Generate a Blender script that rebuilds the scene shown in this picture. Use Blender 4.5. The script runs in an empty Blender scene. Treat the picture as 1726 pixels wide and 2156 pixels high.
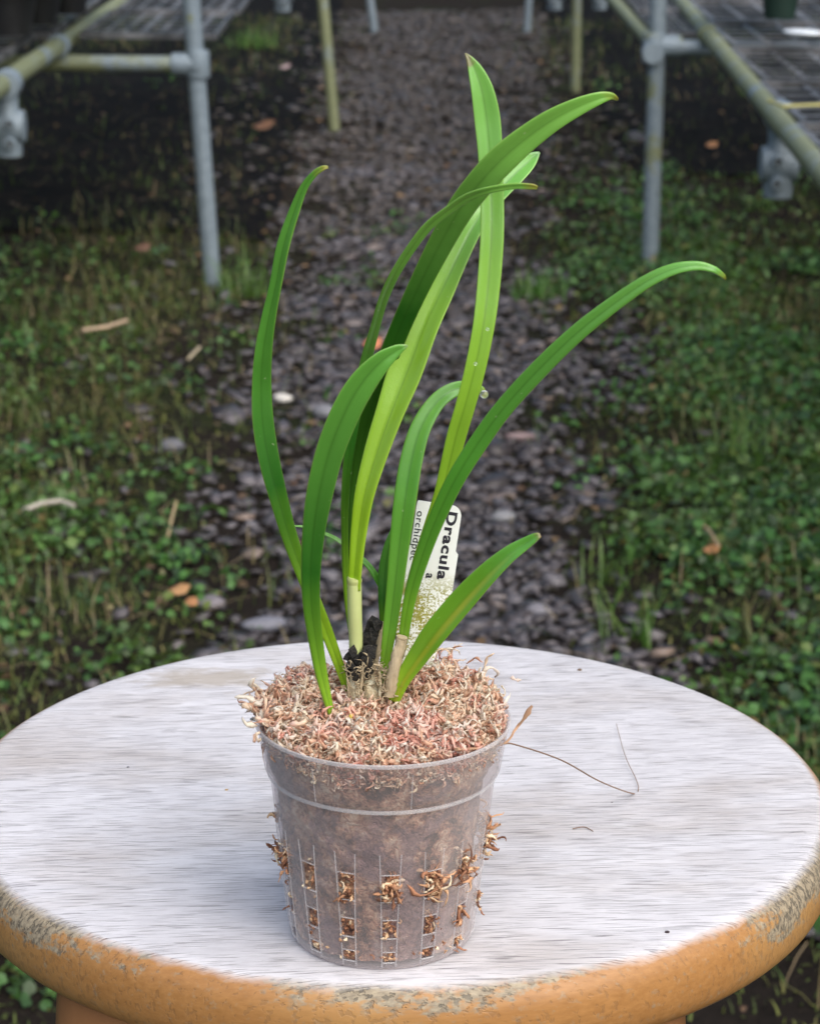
import bpy, bmesh, math, random
import numpy as np
from mathutils import Vector, Matrix
rng = np.random.default_rng(7); random.seed(7)
scene = bpy.context.scene
COL = scene.collection
# ------------------------------------------------------------------ camera
W0, H0 = 1726.0, 2156.0
FPX = 6430 * .7936; PITCH = math.radians(16.9); ROLL = math.radians(.48); CZ = 1.152
cam_d = bpy.data.cameras.new('camera'); cam = bpy.data.objects.new('camera', cam_d); COL.objects.link(cam)
cam_d.sensor_fit = 'VERTICAL'; cam_d.sensor_height = 36; cam_d.sensor_width = 28.8
cam_d.lens = FPX / H0 * 36; cam_d.clip_start = .02; cam_d.clip_end = 500
cam.location = (0, 0, CZ)
cam.rotation_euler = (Matrix.Rotation(math.pi/2 - PITCH, 4, 'X') @ Matrix.Rotation(ROLL, 4, 'Z')).to_euler()
cam_d.dof.use_dof = True; cam_d.dof.focus_distance = .79; cam_d.dof.aperture_fstop = 33.0
scene.camera = cam
# ------------------------------------------------------------------ light
SUN_EL, SUN_AZ = math.radians(48), math.radians(146)      # azimuth: clockwise from +Y
world = bpy.data.worlds.new('World'); scene.world = world; world.use_nodes = True
wn = world.node_tree; bg = wn.nodes['Background']
sky = wn.nodes.new('ShaderNodeTexSky'); sky.sky_type = 'NISHITA'; sky.sun_disc = False
sky.sun_elevation = SUN_EL; sky.sun_rotation = SUN_AZ; sky.air_density = 1.0; sky.dust_density = 3.0; sky.ozone_density = 1.0
wn.links.new(sky.outputs[0], bg.inputs[0]); bg.inputs[1].default_value = .095
sd = bpy.data.lights.new('sun', 'SUN'); sd.energy = 2.0; sd.angle = math.radians(80); sd.color = (1, .97, .92)
sun = bpy.data.objects.new('sun', sd); COL.objects.link(sun)
dv = Vector((math.sin(SUN_AZ)*math.cos(SUN_EL), math.cos(SUN_AZ)*math.cos(SUN_EL), math.sin(SUN_EL)))
sun.rotation_euler = dv.to_track_quat('Z', 'Y').to_euler(); sun.location = (3, 3, 6)
vs = scene.view_settings; vs.view_transform = 'Standard'; vs.look = 'None'; vs.gamma = 1; vs.use_curve_mapping = False
vs.exposure = 0.95
scene.cycles.transparent_max_bounces = 16; scene.cycles.max_bounces = 8

# ------------------------------------------------------------------ geometry of the place measured from the picture
def ray(x, y):
    u, v = x - W0/2, y - H0/2
    c, s = math.cos(ROLL), math.sin(ROLL)
    u, v = c*u + s*v, -s*u + c*v
    cp, sp = math.cos(PITCH), math.sin(PITCH)
    return np.array([u/FPX, cp - sp*v/FPX, -sp - cp*v/FPX])
def atz(x, y, z):
    r = ray(x, y); return np.array([0, 0, CZ]) + r*((z - CZ)/r[2])
def aty(x, y, Y):
    r = ray(x, y); return np.array([0, 0, CZ]) + r*(Y/r[1])
def depth(P):
    return P[1]*math.cos(PITCH) - (P[2]-CZ)*math.sin(PITCH)
# ------------------------------------------------------------------ helpers
def tag(o, label=None, cat=None, group=None, kind=None):
    if label: o['label'] = label
    if cat: o['category'] = cat
    if group: o['group'] = group
    if kind: o['kind'] = kind
    return o
def empty(name, loc, label, cat, group=None, rz=0):
    o = bpy.data.objects.new(name, None); COL.objects.link(o); o.location = loc; o.rotation_euler = (0, 0, rz)
    o.empty_display_size = .05
    return tag(o, label, cat, group)
def link(name, me, mat, parent=None, smooth=True, loc=None):
    if mat and not me.materials: me.materials.append(mat)
    if smooth:
        me.polygons.foreach_set('use_smooth', [True]*len(me.polygons))
    o = bpy.data.objects.new(name, me); COL.objects.link(o)
    if parent:
        o.parent = parent
        o.matrix_parent_inverse = Matrix.Translation(-Vector(parent.location)) if loc is None else Matrix()
    if loc is not None: o.location = loc
    return o
def mesh_np(name, V, F):
    """V (n,3) array, F (m,k) int array of faces all with k corners"""
    me = bpy.data.meshes.new(name); V = np.ascontiguousarray(V, np.float32); F = np.ascontiguousarray(F, np.int32)
    me.vertices.add(len(V)); me.vertices.foreach_set('co', V.ravel())
    k = F.shape[1]; me.loops.add(F.size); me.loops.foreach_set('vertex_index', F.ravel())
    me.polygons.add(len(F)); me.polygons.foreach_set('loop_start', np.arange(0, F.size, k, dtype=np.int32))
    me.update(calc_edges=True); me.validate()
    return me
class MB:
    def __init__(s): s.v = []; s.f = []
    def add(s, V, F):
        n = len(s.v); s.v.extend([tuple(map(float, p)) for p in V]); s.f.extend([tuple(int(i)+n for i in f) for f in F]); return s
    def box(s, a, b):
        x0, y0, z0 = a; x1, y1, z1 = b
        return s.add([(x0,y0,z0),(x1,y0,z0),(x1,y1,z0),(x0,y1,z0),(x0,y0,z1),(x1,y0,z1),(x1,y1,z1),(x0,y1,z1)],
            [(0,3,2,1),(4,5,6,7),(0,1,5,4),(1,2,6,5),(2,3,7,6),(3,0,4,7)])
    def tube(s, pts, rad, n=12, caps=True, jit=0.0, flat=1.0):
        pts = np.array(pts, float); m = len(pts)
        rad = np.full(m, rad) if np.isscalar(rad) else np.array(rad, float)
        T = np.gradient(pts, axis=0); T /= np.linalg.norm(T, axis=1)[:, None] + 1e-12
        up = np.array([0, 0, 1.]) if abs(T[0][2]) < .9 else np.array([1., 0, 0])
        A = np.cross(T[0], up); A /= np.linalg.norm(A)
        V = []
        for i in range(m):
            A = A - T[i]*A.dot(T[i]); A /= np.linalg.norm(A); B = np.cross(T[i], A)
            for k in range(n):
                a = 2*math.pi*k/n; r = rad[i]*(1 + jit*(random.random()-.5))
                V.append(pts[i] + r*(math.cos(a)*A + flat*math.sin(a)*B))
        F = []
        for i in range(m-1):
            for k in range(n):
                k2 = (k+1) % n; F.append((i*n+k, i*n+k2, (i+1)*n+k2, (i+1)*n+k))
        if caps: F.append(tuple(range(n-1, -1, -1))); F.append(tuple((m-1)*n+k for k in range(n)))
        return s.add(V, F)
    def lathe(s, prof, n=48, c=(0, 0, 0), close=False):
        V = []; F = []; m = len(prof)
        for r, z in prof:
            for k in range(n):
                a = 2*math.pi*k/n; V.append((c[0]+r*math.cos(a), c[1]+r*math.sin(a), c[2]+z))
        for i in range(m if close else m-1):
            j = (i+1) % m
            for k in range(n):
                k2 = (k+1) % n; F.append((i*n+k, i*n+k2, j*n+k2, j*n+k))
        return s.add(V, F)
    def blob(s, c, r, jit=.25, sub=1):
        bm = bmesh.new(); bmesh.ops.create_icosphere(bm, subdivisions=sub, radius=1)
        V = [np.array(c) + np.array(v.co)*np.array(r)*(1+jit*(random.random()-.5)) for v in bm.verts]
        F = [[v.index for v in f.verts] for f in bm.faces]; bm.free(); return s.add(V, F)
    def build(s, name, mat, parent=None, smooth=True, bevel=0, sharp=None):
        me = bpy.data.meshes.new(name); me.from_pydata(s.v, [], s.f); me.update()
        bm = bmesh.new(); bm.from_mesh(me); bmesh.ops.recalc_face_normals(bm, faces=bm.faces); bm.to_mesh(me); bm.free()
        o = link(name, me, mat, parent, smooth)
        if smooth:
            try: me.set_sharp_from_angle(angle=math.radians(sharp or 40))
            except Exception: pass
        if bevel:
            m = o.modifiers.new('bevel', 'BEVEL'); m.width = bevel; m.segments = 2; m.limit_method = 'ANGLE'
        return o
# ---- materials
class NT:
    def __init__(s, name):
        s.m = bpy.data.materials.new(name); s.m.use_nodes = True; s.t = s.m.node_tree
        s.b = s.t.nodes['Principled BSDF']; s.out = s.t.nodes['Material Output']
    def n(s, typ, **kw):
        nd = s.t.nodes.new('ShaderNode'+typ)
        for k, v in kw.items():
            if k == 'inp':
                for a, b in v.items():
                    if isinstance(b, bpy.types.NodeSocket): s.t.links.new(b, nd.inputs[a])
                    else: nd.inputs[a].default_value = b
            else: setattr(nd, k, v)
        return nd
    def l(s, a, b): s.t.links.new(a, b)
    def coords(s, kind='Object', scale=(1, 1, 1), rot=(0, 0, 0), loc=(0, 0, 0)):
        tc = s.n('TexCoord'); return s.n('Mapping', inp={0: tc.outputs[kind], 1: loc, 2: rot, 3: scale}).outputs[0]
    def noise(s, v, scale=5, detail=4, rough=.55, dist=0):
        return s.n('TexNoise', inp={'Vector': v, 'Scale': scale, 'Detail': detail, 'Roughness': rough, 'Distortion': dist}).outputs[0]
    def ramp(s, fac, stops, interp='LINEAR'):
        r = s.n('ValToRGB', inp={0: fac}); cr = r.color_ramp; cr.interpolation = interp
        while len(cr.elements) < len(stops): cr.elements.new(.5)
        for e, (p, c) in zip(cr.elements, stops):
            e.position = p; e.color = (c, c, c, 1) if np.isscalar(c) else (*c[:3], 1)
        return r.outputs[0]
    def mix(s, f, a, b, mode='MIX'):
        m = s.n('Mix', data_type='RGBA', blend_type=mode)
        for i, v in ((0, f), (6, a), (7, b)):
            if isinstance(v, bpy.types.NodeSocket): s.l(v, m.inputs[i])
            elif i == 0: m.inputs[0].default_value = v
            else: m.inputs[i].default_value = (*v[:3], 1)
        return m.outputs[2]
    def math(s, op, a, b=0, clamp=False):
        m = s.n('Math', operation=op, use_clamp=clamp)
        for i, v in ((0, a), (1, b)):
            if isinstance(v, bpy.types.NodeSocket): s.l(v, m.inputs[i])
            else: m.inputs[i].default_value = v
        return m.outputs[0]
    def bump(s, h, dist=.001, strength=1):
        b = s.n('Bump', inp={'Height': h, 'Distance': dist, 'Strength': strength}); s.l(b.outputs[0], s.b.inputs['Normal']); return b
    def set(s, **kw):
        for k, v in kw.items():
            k = k.replace('_', ' ')
            if isinstance(v, bpy.types.NodeSocket): s.l(v, s.b.inputs[k])
            else: s.b.inputs[k].default_value = (*v, 1) if isinstance(v, tuple) and len(v) == 3 else v
        return s
def island(m): return m.n('NewGeometry').outputs['Random Per Island']

def mat_galv(name='galvanised_steel', moss=.5):
    m = NT(name); c = m.coords()
    n1 = m.noise(c, 9, 5, .6); n2 = m.noise(c, 60, 4, .6)
    base = m.mix(n2, (.14, .18, .21), (.30, .36, .41))
    f = m.ramp(n1, [(.60-moss*.28, 0), (.66-moss*.2, 1)])
    alg = m.mix(n2, (.13, .15, .05), (.29, .30, .14))
    m.set(Base_Color=m.mix(m.math('MULTIPLY', f, .85), base, alg), Roughness=.55, Metallic=.15)
    m.bump(n2, .0006, .6); return m.m
M = {}
M['galv'] = mat_galv('galvanised_steel', .28); M['galvmoss'] = mat_galv('galvanised_steel_with_algae', 1.0); M['galvclean'] = mat_galv('clean_galvanised_steel', -.3)
def plain(name, col, rough=.6, var=.3, scale=40, bump=.0005, **kw):
    m = NT(name); n = m.noise(m.coords(), scale, 4)
    a = tuple(x*(1-var) for x in col); b = tuple(min(1, x*(1+var)) for x in col)
    m.set(Base_Color=m.mix(n, a, b), Roughness=rough, **kw); m.bump(n, bump, .6); return m.m
# dusty black plastic
m = NT('dusty_black_plastic'); n = m.noise(m.coords(), 7, 5); M['tray'] = m.m
m.set(Base_Color=m.ramp(n, [(.38, (.03, .031, .034)), (.66, (.20, .20, .212))]), Roughness=.4)
M['blackpot'] = plain('black_pot_plastic', (.02, .02, .022), .4)
M['greenpot'] = plain('dark_green_pot_plastic', (.02, .045, .035), .4)
M['darkgap'] = plain('socket_dark', (.03, .03, .03), .7)
# ================================================================== GROUND
def wob(x, y, s=1.0, p=0.0):
    return (np.sin(x*3.1*s+p)+np.sin(y*2.3*s+1.3+p)*.8+np.sin((x+y)*5.3*s+.7*p)*.5+np.sin((x*1.7-y)*7.9*s+2+p)*.35+np.sin((x*2.9+y*2.1)*6.1*s+p)*.3)/2.95
def gz(x, y):
    lump = wob(x, y, 1.2)*.012 + wob(x, y, 5, 2.)*.004
    side = np.clip((np.abs(x-.03)-.33)/.3, 0, 1)
    return lump + side*.03 - .02
xs = np.concatenate([[-80, -20, -6], np.arange(-3, 3.01, .04), [6, 20, 80]])
ys = np.concatenate([[-60, -10, -2], np.arange(.6, 15, .05), [18, 30, 60, 140]])
X, Y = np.meshgrid(xs, ys); Z = gz(X, Y)
Z = np.where((np.abs(X) > 3.2) | (Y > 15.2) | (Y < .5), -.01, Z)
nx = len(xs); idx = np.arange(nx*len(ys)).reshape(len(ys), nx)
F = np.stack([idx[:-1, :-1], idx[:-1, 1:], idx[1:, 1:], idx[1:, :-1]], -1).reshape(-1, 4)
m = NT('soil'); c = m.coords(); n1 = m.noise(c, 3, 6, .65); n2 = m.noise(c, 60, 5, .7)
soil = m.mix(n2, (.006, .005, .004), (.034, .026, .021))
green = m.mix(n2, (.010, .018, .006), (.035, .048, .016))
m.set(Base_Color=m.mix(m.ramp(n1, [(.5, 0), (.68, .8)]), soil, green), Roughness=.9); m.bump(n2, .012, .9); m.b.inputs['Specular IOR Level'].default_value = .08; M['soil'] = m.m
tag(link('ground', mesh_np('ground', np.stack([X, Y, Z], -1).reshape(-1, 3), F), M['soil']), kind='structure')

def rotz(a):
    c, s = np.cos(a), np.sin(a); R = np.zeros((len(a), 3, 3)); R[:, 0, 0] = c; R[:, 0, 1] = -s; R[:, 1, 0] = s; R[:, 1, 1] = c; R[:, 2, 2] = 1; return R
def rotx(a):
    c, s = np.cos(a), np.sin(a); R = np.zeros((len(a), 3, 3)); R[:, 1, 1] = c; R[:, 1, 2] = -s; R[:, 2, 1] = s; R[:, 2, 2] = c; R[:, 0, 0] = 1; return R
def scatter(name, TV, TF, R, T, S, mat, jit=0, smooth=True):
    """many copies of one small template as ONE mesh (stuff)"""
    TV = np.array(TV, float); TF = np.array(TF); N = len(T); n = len(TV)
    V = TV[None]*S[:, None, :]
    if jit: V = V*(1+jit*(rng.random((N, n, 1))-.5))
    V = np.einsum('nij,nkj->nki', R, V) + T[:, None, :]
    F = (TF[None] + (np.arange(N)*n)[:, None, None]).reshape(-1, TF.shape[1])
    return link(name, mesh_np(name, V.reshape(-1, 3), F), mat, smooth=smooth)
def ico(sub=1):
    bm = bmesh.new(); bmesh.ops.create_icosphere(bm, subdivisions=sub, radius=1)
    V = [tuple(v.co) for v in bm.verts]; F = [[v.index for v in f.verts] for f in bm.faces]; bm.free(); return V, F
IV, IF = ico(1)
# path edges measured on the picture: half width changes along the way
def pathness(x, y):
    c = np.interp(y, [2, 3.2, 4, 5, 6, 8, 12], [.06, .05, .0, .06, .0, .03, .1])
    h = np.interp(y, [2, 3.2, 4, 5, 6, 8, 12], [.36, .30, .30, .40, .33, .36, .45])
    return (h - np.abs(x - c + .06*wob(x, y, 3.1, 5)))/h      # >0 on the path
# gravel
N = 46000
gx = rng.uniform(-.70, .80, N); gy = 2.3 + 10.5*rng.random(N)**1.35
p = pathness(gx, gy); keep = (rng.random(N) < np.clip(1.15 - 1.6*np.clip(wob(gx, gy, 3.3, 11)-.05, 0, 1), .12, 1)) & (rng.random(N) < np.clip(.22 + 2.0*(p+.1) + .35*wob(gx, gy, 4, 2), .05, 1)); gx, gy = gx[keep], gy[keep]; N = len(gx)
sz = .0050+.0150*rng.random(N)**1.4*(1+.8*(rng.random(N) > .93)) * np.where(gy > 6, 1.2, 1)
S = np.stack([sz*rng.uniform(.8, 1.7, N), sz*rng.uniform(.6, 1.1, N), sz*rng.uniform(.14, .38, N)], 1)
R = rotz(rng.uniform(0, 6.3, N)) @ rotx(rng.normal(0, .28, N)) @ rotz(rng.uniform(0, 6.3, N))
T = np.stack([gx, gy, gz(gx, gy) + rng.uniform(0, .009, N)], 1)
m = NT('slate_gravel'); r = island(m); n = m.noise(m.coords(), 90, 3)
col = m.ramp(r, [(0, (.020, .017, .019)), (.25, (.050, .041, .046)), (.55, (.085, .072, .080)), (.78, (.14, .125, .140)), (.92, (.21, .195, .21)), (.98, (.25, .20, .18)), (1, (.34, .24, .18))])
gp = m.n('NewGeometry').outputs['Position']; sy = m.n('SeparateXYZ', inp={0: gp}).outputs[1]; dn = m.noise(gp, 3.2, 5, .65)
dirt_and_far_dark = m.ramp(m.math('ADD', dn, m.math('MULTIPLY', m.math('SUBTRACT', sy, 5.0), .06)), [(.50, 0), (.66, .8)])  # brown soil patches, with a bias that darkens stones farther along
col = m.mix(dirt_and_far_dark, col, m.mix(n, (.022, .016, .011), (.075, .055, .038)))
m.set(Base_Color=m.mix(.35, col, m.mix(n, (.01, .009, .009), (.12, .105, .10))), Roughness=.42); m.bump(n, .002, .7); M['gravel'] = m.m
tag(scatter('gravel', IV, IF, R, T, S, M['gravel'], jit=.35, smooth=False), 'grey purple slate chippings covering the middle of the path', 'gravel', kind='stuff')

# leafy ground cover
def leaf_template():
    # a small rounded leaf, folded along its midrib, on a short stalk (x along, y across)
    V = [(0, 0, 0), (.35, .38, .06), (.35, 0, -.02), (.35, -.38, .06), (.72, .40, .05), (.75, 0, -.03), (.72, -.40, .05), (1.05, 0, -.10)]
    F = [(0, 2, 1), (0, 3, 2), (2, 5, 4), (2, 4, 1), (3, 6, 5), (3, 5, 2), (5, 7, 4), (6, 7, 5)]
    return V, F
LV, LF = leaf_template()
def lush(x, y):
    p = pathness(x, y); v = np.clip(-p*2.0 + .02 + .25*wob(x, y, 5, 4), 0, 1)
    patch = np.clip(.55 + 1.2*wob(x, y, 2.6, 3) + .8*wob(x, y, 6, 1), .02, 1.2)
    left = np.interp(y, [2, 3.4, 4.0, 4.7, 5.3, 5.9, 6.4, 9, 12], [1.1, 1.0, .75, .28, .22, .05, .0, .0, .3]); right = np.interp(y, [2, 4, 6.0, 6.8, 7.6, 9, 12], [1.1, 1, .85, .3, .0, .0, .3])
    creep = .16*np.clip(wob(x, y, 4.1, 9)-.25, 0, 1)*2
    return v*patch*np.where(x < 0, left, right) + creep*(p > 0)*(y < 6.5)
def clumps(N, xr, yr, nl, size, hmax):
    cx = rng.uniform(*xr, N); cy = yr[0] + (yr[1]-yr[0])*rng.random(N)**1.5
    keep = (rng.random(N) < lush(cx, cy)) & (np.abs(cx) < .28*cy+.35) & ((cy > 1.25) | (np.hypot(cx, cy-.82) > .3)); cx, cy = cx[keep], cy[keep]; N = len(cx)
    k = nl; cx = np.repeat(cx, k); cy = np.repeat(cy, k); n = N*k
    hs = np.repeat(rng.uniform(.25, 1, N), k)*hmax
    a = rng.uniform(0, 6.3, n); rr = rng.random(n)**.6*size*2.2
    x = cx + rr*np.cos(a); y = cy + rr*np.sin(a); z = gz(x, y) + hs*rng.uniform(.25, 1, n)
    s = size*rng.uniform(.55, 1.25, n)
    R = rotz(a + rng.normal(0, .6, n)) @ np.transpose(rotx(np.zeros(n)), (0, 2, 1))
    tilt = rng.normal(.25, .45, n); c, sn = np.cos(tilt), np.sin(tilt)
    RY = np.zeros((n, 3, 3)); RY[:, 0, 0] = c; RY[:, 0, 2] = sn; RY[:, 2, 0] = -sn; RY[:, 2, 2] = c; RY[:, 1, 1] = 1
    R = R @ RY @ rotx(rng.normal(0, .45, n))
    return R, np.stack([x, y, z], 1), np.stack([s, s*rng.uniform(.7, 1.2, n), s], 1)
def leafmat(name, stops, trans=.25, rough=.45):
    m = NT(name); r = island(m); g = m.n('NewGeometry'); n = m.noise(m.n('Mapping', inp={0: g.outputs['Position']}).outputs[0], 2.2, 3)
    col = m.ramp(r, stops); col = m.mix(m.ramp(n, [(.35, 0), (.65, .55)]), col, m.mix(.5, col, (.16, .15, .03)))
    m.set(Base_Color=col, Roughness=rough)
    tr = m.n('BsdfTranslucent', inp={0: m.mix(.4, col, (.3, .5, .05))}); ms = m.n('MixShader', inp={0: trans, 1: m.b.outputs[0], 2: tr.outputs[0]}); m.l(ms.outputs[0], m.out.inputs[0]); return m.m
M['weed'] = leafmat('weed_leaves', [(0, (.014, .045, .018)), (.35, (.032, .10, .032)), (.6, (.075, .21, .05)), (.85, (.10, .25, .06)), (.95, (.16, .22, .05)), (.98, (.25, .15, .07)), (1, (.10, .20, .08))])
R, T, S = clumps(60000, (-2.0, 2.1), (1.2, 9.5), 9, .015, .05)
tag(scatter('ground_cover', LV, LF, R, T, S, M['weed']), 'low green weeds and clover covering the ground beside the path', 'weeds', kind='stuff')
R, T, S = clumps(3500, (-1.6, 1.7), (1.2, 6.5), 7, .021, .07)
tag(scatter('broadleaf_weeds', LV, LF, R, T, S, M['weed']), 'larger round green weed leaves standing among the ground cover', 'weeds', kind='stuff')
# grass blades (bent)
GV = [(-.5, 0, 0), (.5, 0, 0), (-.4, .12, .45), (.4, .12, .45), (-.25, .38, .8), (.25, .38, .8), (0, .75, 1)]
GF = [(0, 1, 3), (0, 3, 2), (2, 3, 5), (2, 5, 4), (4, 5, 6)]
def blades(N, yr, h, w, dens):
    x = rng.uniform(-2, 2.1, N); y = yr[0] + (yr[1]-yr[0])*rng.random(N)**1.4
    keep = (rng.random(N) < dens(x, y)) & (np.abs(x) < .28*y+.35); x, y = x[keep], y[keep]; n = len(x); hh = h*rng.uniform(.4, 1.3, n)
    return rotz(rng.uniform(0, 6.3, n)) @ rotx(rng.normal(-.3, .5, n)), np.stack([x, y, gz(x, y)], 1), np.stack([np.full(n, w)*rng.uniform(.6, 1.4, n), hh, hh], 1)
gd = lambda x, y: np.clip(.62*np.clip(.45-pathness(x, y), 0, 1)*(1.0+1.8*wob(x, y, 3, 8))*np.interp(y, [0, 5.5, 6.8, 9, 12], [1, .9, .15, .1, .5]), .004, 1)
def mossy(x, y): return np.clip(.45-pathness(x, y), 0, 1)*np.clip(.5+1.6*wob(x, y, 2.6, 6.1), 0, 1)*np.interp(y, [0, 5.8, 6.8, 9, 12], [1, 1, .1, .1, .5])
R, T, S = blades(150000, (1.2, 8), .012, .0030, mossy)
M['mossgreen'] = leafmat('yellow_green_moss', [(0, (.035, .055, .012)), (.5, (.085, .115, .022)), (.85, (.14, .16, .035)), (1, (.20, .17, .07))], .1, .8)
tag(scatter('ground_moss', GV, GF, R, T, S, M['mossgreen']), 'short yellow green moss and fine grass patches between weeds and gravel', 'ground moss', kind='stuff')
M['grass'] = leafmat('grass_blades', [(0, (.03, .07, .016)), (.4, (.07, .13, .03)), (.62, (.12, .15, .04)), (.75, (.17, .15, .06)), (.9, (.24, .18, .09)), (1, (.36, .28, .16))])
R, T, S = blades(150000, (1.2, 12), .048, .0028, gd)
tag(scatter('grass', GV, GF, R, T, S, M['grass']), 'thin blades of grass growing along the path edges', 'grass', kind='stuff')
# dead straw and fallen leaves
M['straw'] = leafmat('straw', [(0, (.12, .08, .04)), (.6, (.25, .18, .10)), (1, (.42, .34, .22))], .05, .7)
n = 1500; x = rng.uniform(-1.7, 1.7, n); y = rng.uniform(1.8, 9, n); hh = rng.uniform(.03, .12, n)
keep = rng.random(n) < np.where(x < -.2, 1, .45); x, y, hh = x[keep], y[keep], hh[keep]; n = len(x)
tag(scatter('straw_litter', GV, GF, rotz(rng.uniform(0, 6.3, n)) @ rotx(rng.normal(-1.35, .12, n)), np.stack([x, y, gz(x, y)+.012], 1), np.stack([np.full(n, .0022), hh*.6, hh], 1), M['straw']), 'dry pale straw and twigs lying on the soil', 'straw', kind='stuff')
M['litter'] = leafmat('fallen_leaves', [(0, (.05, .03, .022)), (.5, (.12, .065, .04)), (.8, (.15, .08, .045)), (1, (.25, .145, .09))], .1, .7)
n = 2600; x = rng.uniform(-1.8, 1.8, n); y = 2 + 9*rng.random(n); keep = (y < 6.3) | (np.abs(x) < .45) | (rng.random(n) < .25); x, y = x[keep], y[keep]; n = len(x); s = rng.uniform(.010, .026, n)
tag(scatter('leaf_litter', LV, LF, rotz(rng.uniform(0, 6.3, n)) @ rotx(rng.normal(0, .35, n)), np.stack([x, y, gz(x, y)+.012], 1), np.stack([s, s*.8, s*1.6], 1), M['litter']), 'brown fallen leaves scattered over path and soil', 'leaf litter', kind='stuff')

# tall shrubbery added out of view on three sides to block low sky light
def blocker_hedge(x0, x1, y0, y1, h, label, sd_):
    r3 = np.random.default_rng(sd_); n = int((x1-x0)*(y1-y0)*h*420); 
    T = np.stack([r3.uniform(x0, x1, n), r3.uniform(y0, y1, n), r3.uniform(0, 1, n)**.8*h], 1)
    T[:, 2] *= .85+.15*np.sin(T[:, 1]*2.3+T[:, 0]*3); s = r3.uniform(.05, .12, n)
    o = scatter('blocker_shrubbery', LV, LF, rotz(r3.uniform(0, 6.3, n)) @ rotx(r3.normal(0, .8, n)), T, np.stack([s, s, s], 1), M['weed'])
    tag(o, label, 'shrubs', kind='stuff')
cx = [np.linspace(-2.6, -.40, 30), np.linspace(.66, 2.7, 30)]  # near-black sheets that paint the bench shade onto the ground
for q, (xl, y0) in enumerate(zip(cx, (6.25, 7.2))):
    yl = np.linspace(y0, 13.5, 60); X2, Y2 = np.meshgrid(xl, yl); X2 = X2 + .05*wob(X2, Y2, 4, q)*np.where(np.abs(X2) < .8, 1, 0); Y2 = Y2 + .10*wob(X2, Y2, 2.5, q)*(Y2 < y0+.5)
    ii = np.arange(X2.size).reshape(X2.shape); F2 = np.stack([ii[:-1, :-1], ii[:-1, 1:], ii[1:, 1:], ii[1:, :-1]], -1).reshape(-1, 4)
    if q == 0:
        mg = NT('black_bench_shade'); ng = mg.noise(mg.coords(), 14, 6, .7); mg.set(Base_Color=mg.ramp(ng, [(.45, (.003, .003, .0035)), (.72, (.014, .011, .009))]), Roughness=.9); mg.b.inputs['Specular IOR Level'].default_value = .08
    tag(link('bench_shade_sheet', mesh_np('bench_shade_sheet', np.stack([X2, Y2, gz(X2, Y2)+.007], -1).reshape(-1, 3), F2), mg.m), kind='structure')
tuft_m = M['grass']
def grass_tuft(px, py, n, h, label, spread=.03):
    P = atz(px, py, 0); z0 = float(gz(P[0], P[1])); r4 = np.random.default_rng(px)
    x = P[0]+r4.normal(0, spread, n); y = P[1]+r4.normal(0, spread, n); hh = h*r4.uniform(.4, 1.1, n)
    o = scatter('grass_tuft', GV, GF, rotz(r4.uniform(0, 6.3, n)) @ rotx(r4.normal(-.1, .3, n)), np.stack([x-P[0], y-P[1], 0*x], 1), np.stack([np.full(n, .0038), hh, hh], 1), M['tuft'])
    o.location = (P[0], P[1], z0); tag(o, label, 'grass')
M['tuft'] = leafmat('fresh_grass', [(0, (.04, .11, .02)), (.6, (.08, .22, .03)), (1, (.16, .26, .06))])
grass_tuft(505, 610, 90, .11, 'bright green grass tuft at the foot of the near left post'); grass_tuft(1125, 610, 110, .07, 'fresh green grass tuft at the right path edge before the near right post', .035)
grass_tuft(1280, 1200, 26, .08, 'upright grass tuft at the right path edge above the short leaf'); grass_tuft(1335, 1320, 30, .08, 'grass tuft in the weeds just behind the right stool edge', .03)
grass_tuft(535, 105, 120, .10, 'mossy green grass tuft in the shade beyond the near left post', .05); grass_tuft(1560, 990, 40, .12, 'tall arching grass tuft in the right weeds', .025)
blocker_hedge(-3.6, 3.7, 16.2, 17, 2.3, 'dark green shrubs added unseen beyond the path end to block sky light', 33); blocker_hedge(-3.6, -2.7, 1.5, 14, 2.3, 'dark green shrubs added unseen behind the left bench to block low sky light', 31); blocker_hedge(2.8, 3.7, 1.5, 14, 2.3, 'dark green shrubs added unseen behind the right bench to block low sky light', 32)
# distinct stones, leaves and sticks
def stone(px, py, wpx, hr, col, label, sx=1.0):
    P = atz(px, py, 0.0); w = wpx/FPX*depth(P)/2
    z = float(gz(P[0], P[1])) + w*.25 + .006
    mb = MB(); mb.blob((0, 0, 0), (w, w*sx*.7, w*hr), .22, 2)
    m = plain('stone_'+str(px), col, .6, .25, 60, .002)
    o = mb.build('stone', m, sharp=60); o.location = (P[0], P[1], z); o.rotation_euler = (.1, .05, random.uniform(-.4, .4)); tag(o, label, 'stone'); return o
stone(362, 938, 58, .55, (.12, .12, .135), 'rounded dark grey stone lying among weeds left of the path')
stone(595, 828, 44, .45, (.60, .57, .52), 'small whitish stone on the gravel behind the tall left leaf')
stone(686, 864, 60, .6, (.20, .20, .22), 'round mid grey pebble on the gravel between the left leaves')
stone(556, 1300, 112, .28, (.17, .17, .20), 'long flat slate stone on gravel above the left rear stool edge', .6)
stone(442, 1250, 66, .4, (.19, .17, .185), 'flat purplish stone at the weedy left border of the path')
stone(1095, 918, 70, .3, (.24, .17, .17), 'pinkish slate chip right of the tallest leaf on the path', .5)
stone(1135, 1265, 60, .45, (.20, .19, .21), 'grey slate piece near the tip of the short right leaf')
stone(1060, 1075, 54, .5, (.22, .22, .23), 'pale grey stone on gravel right of the plant label')
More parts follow.
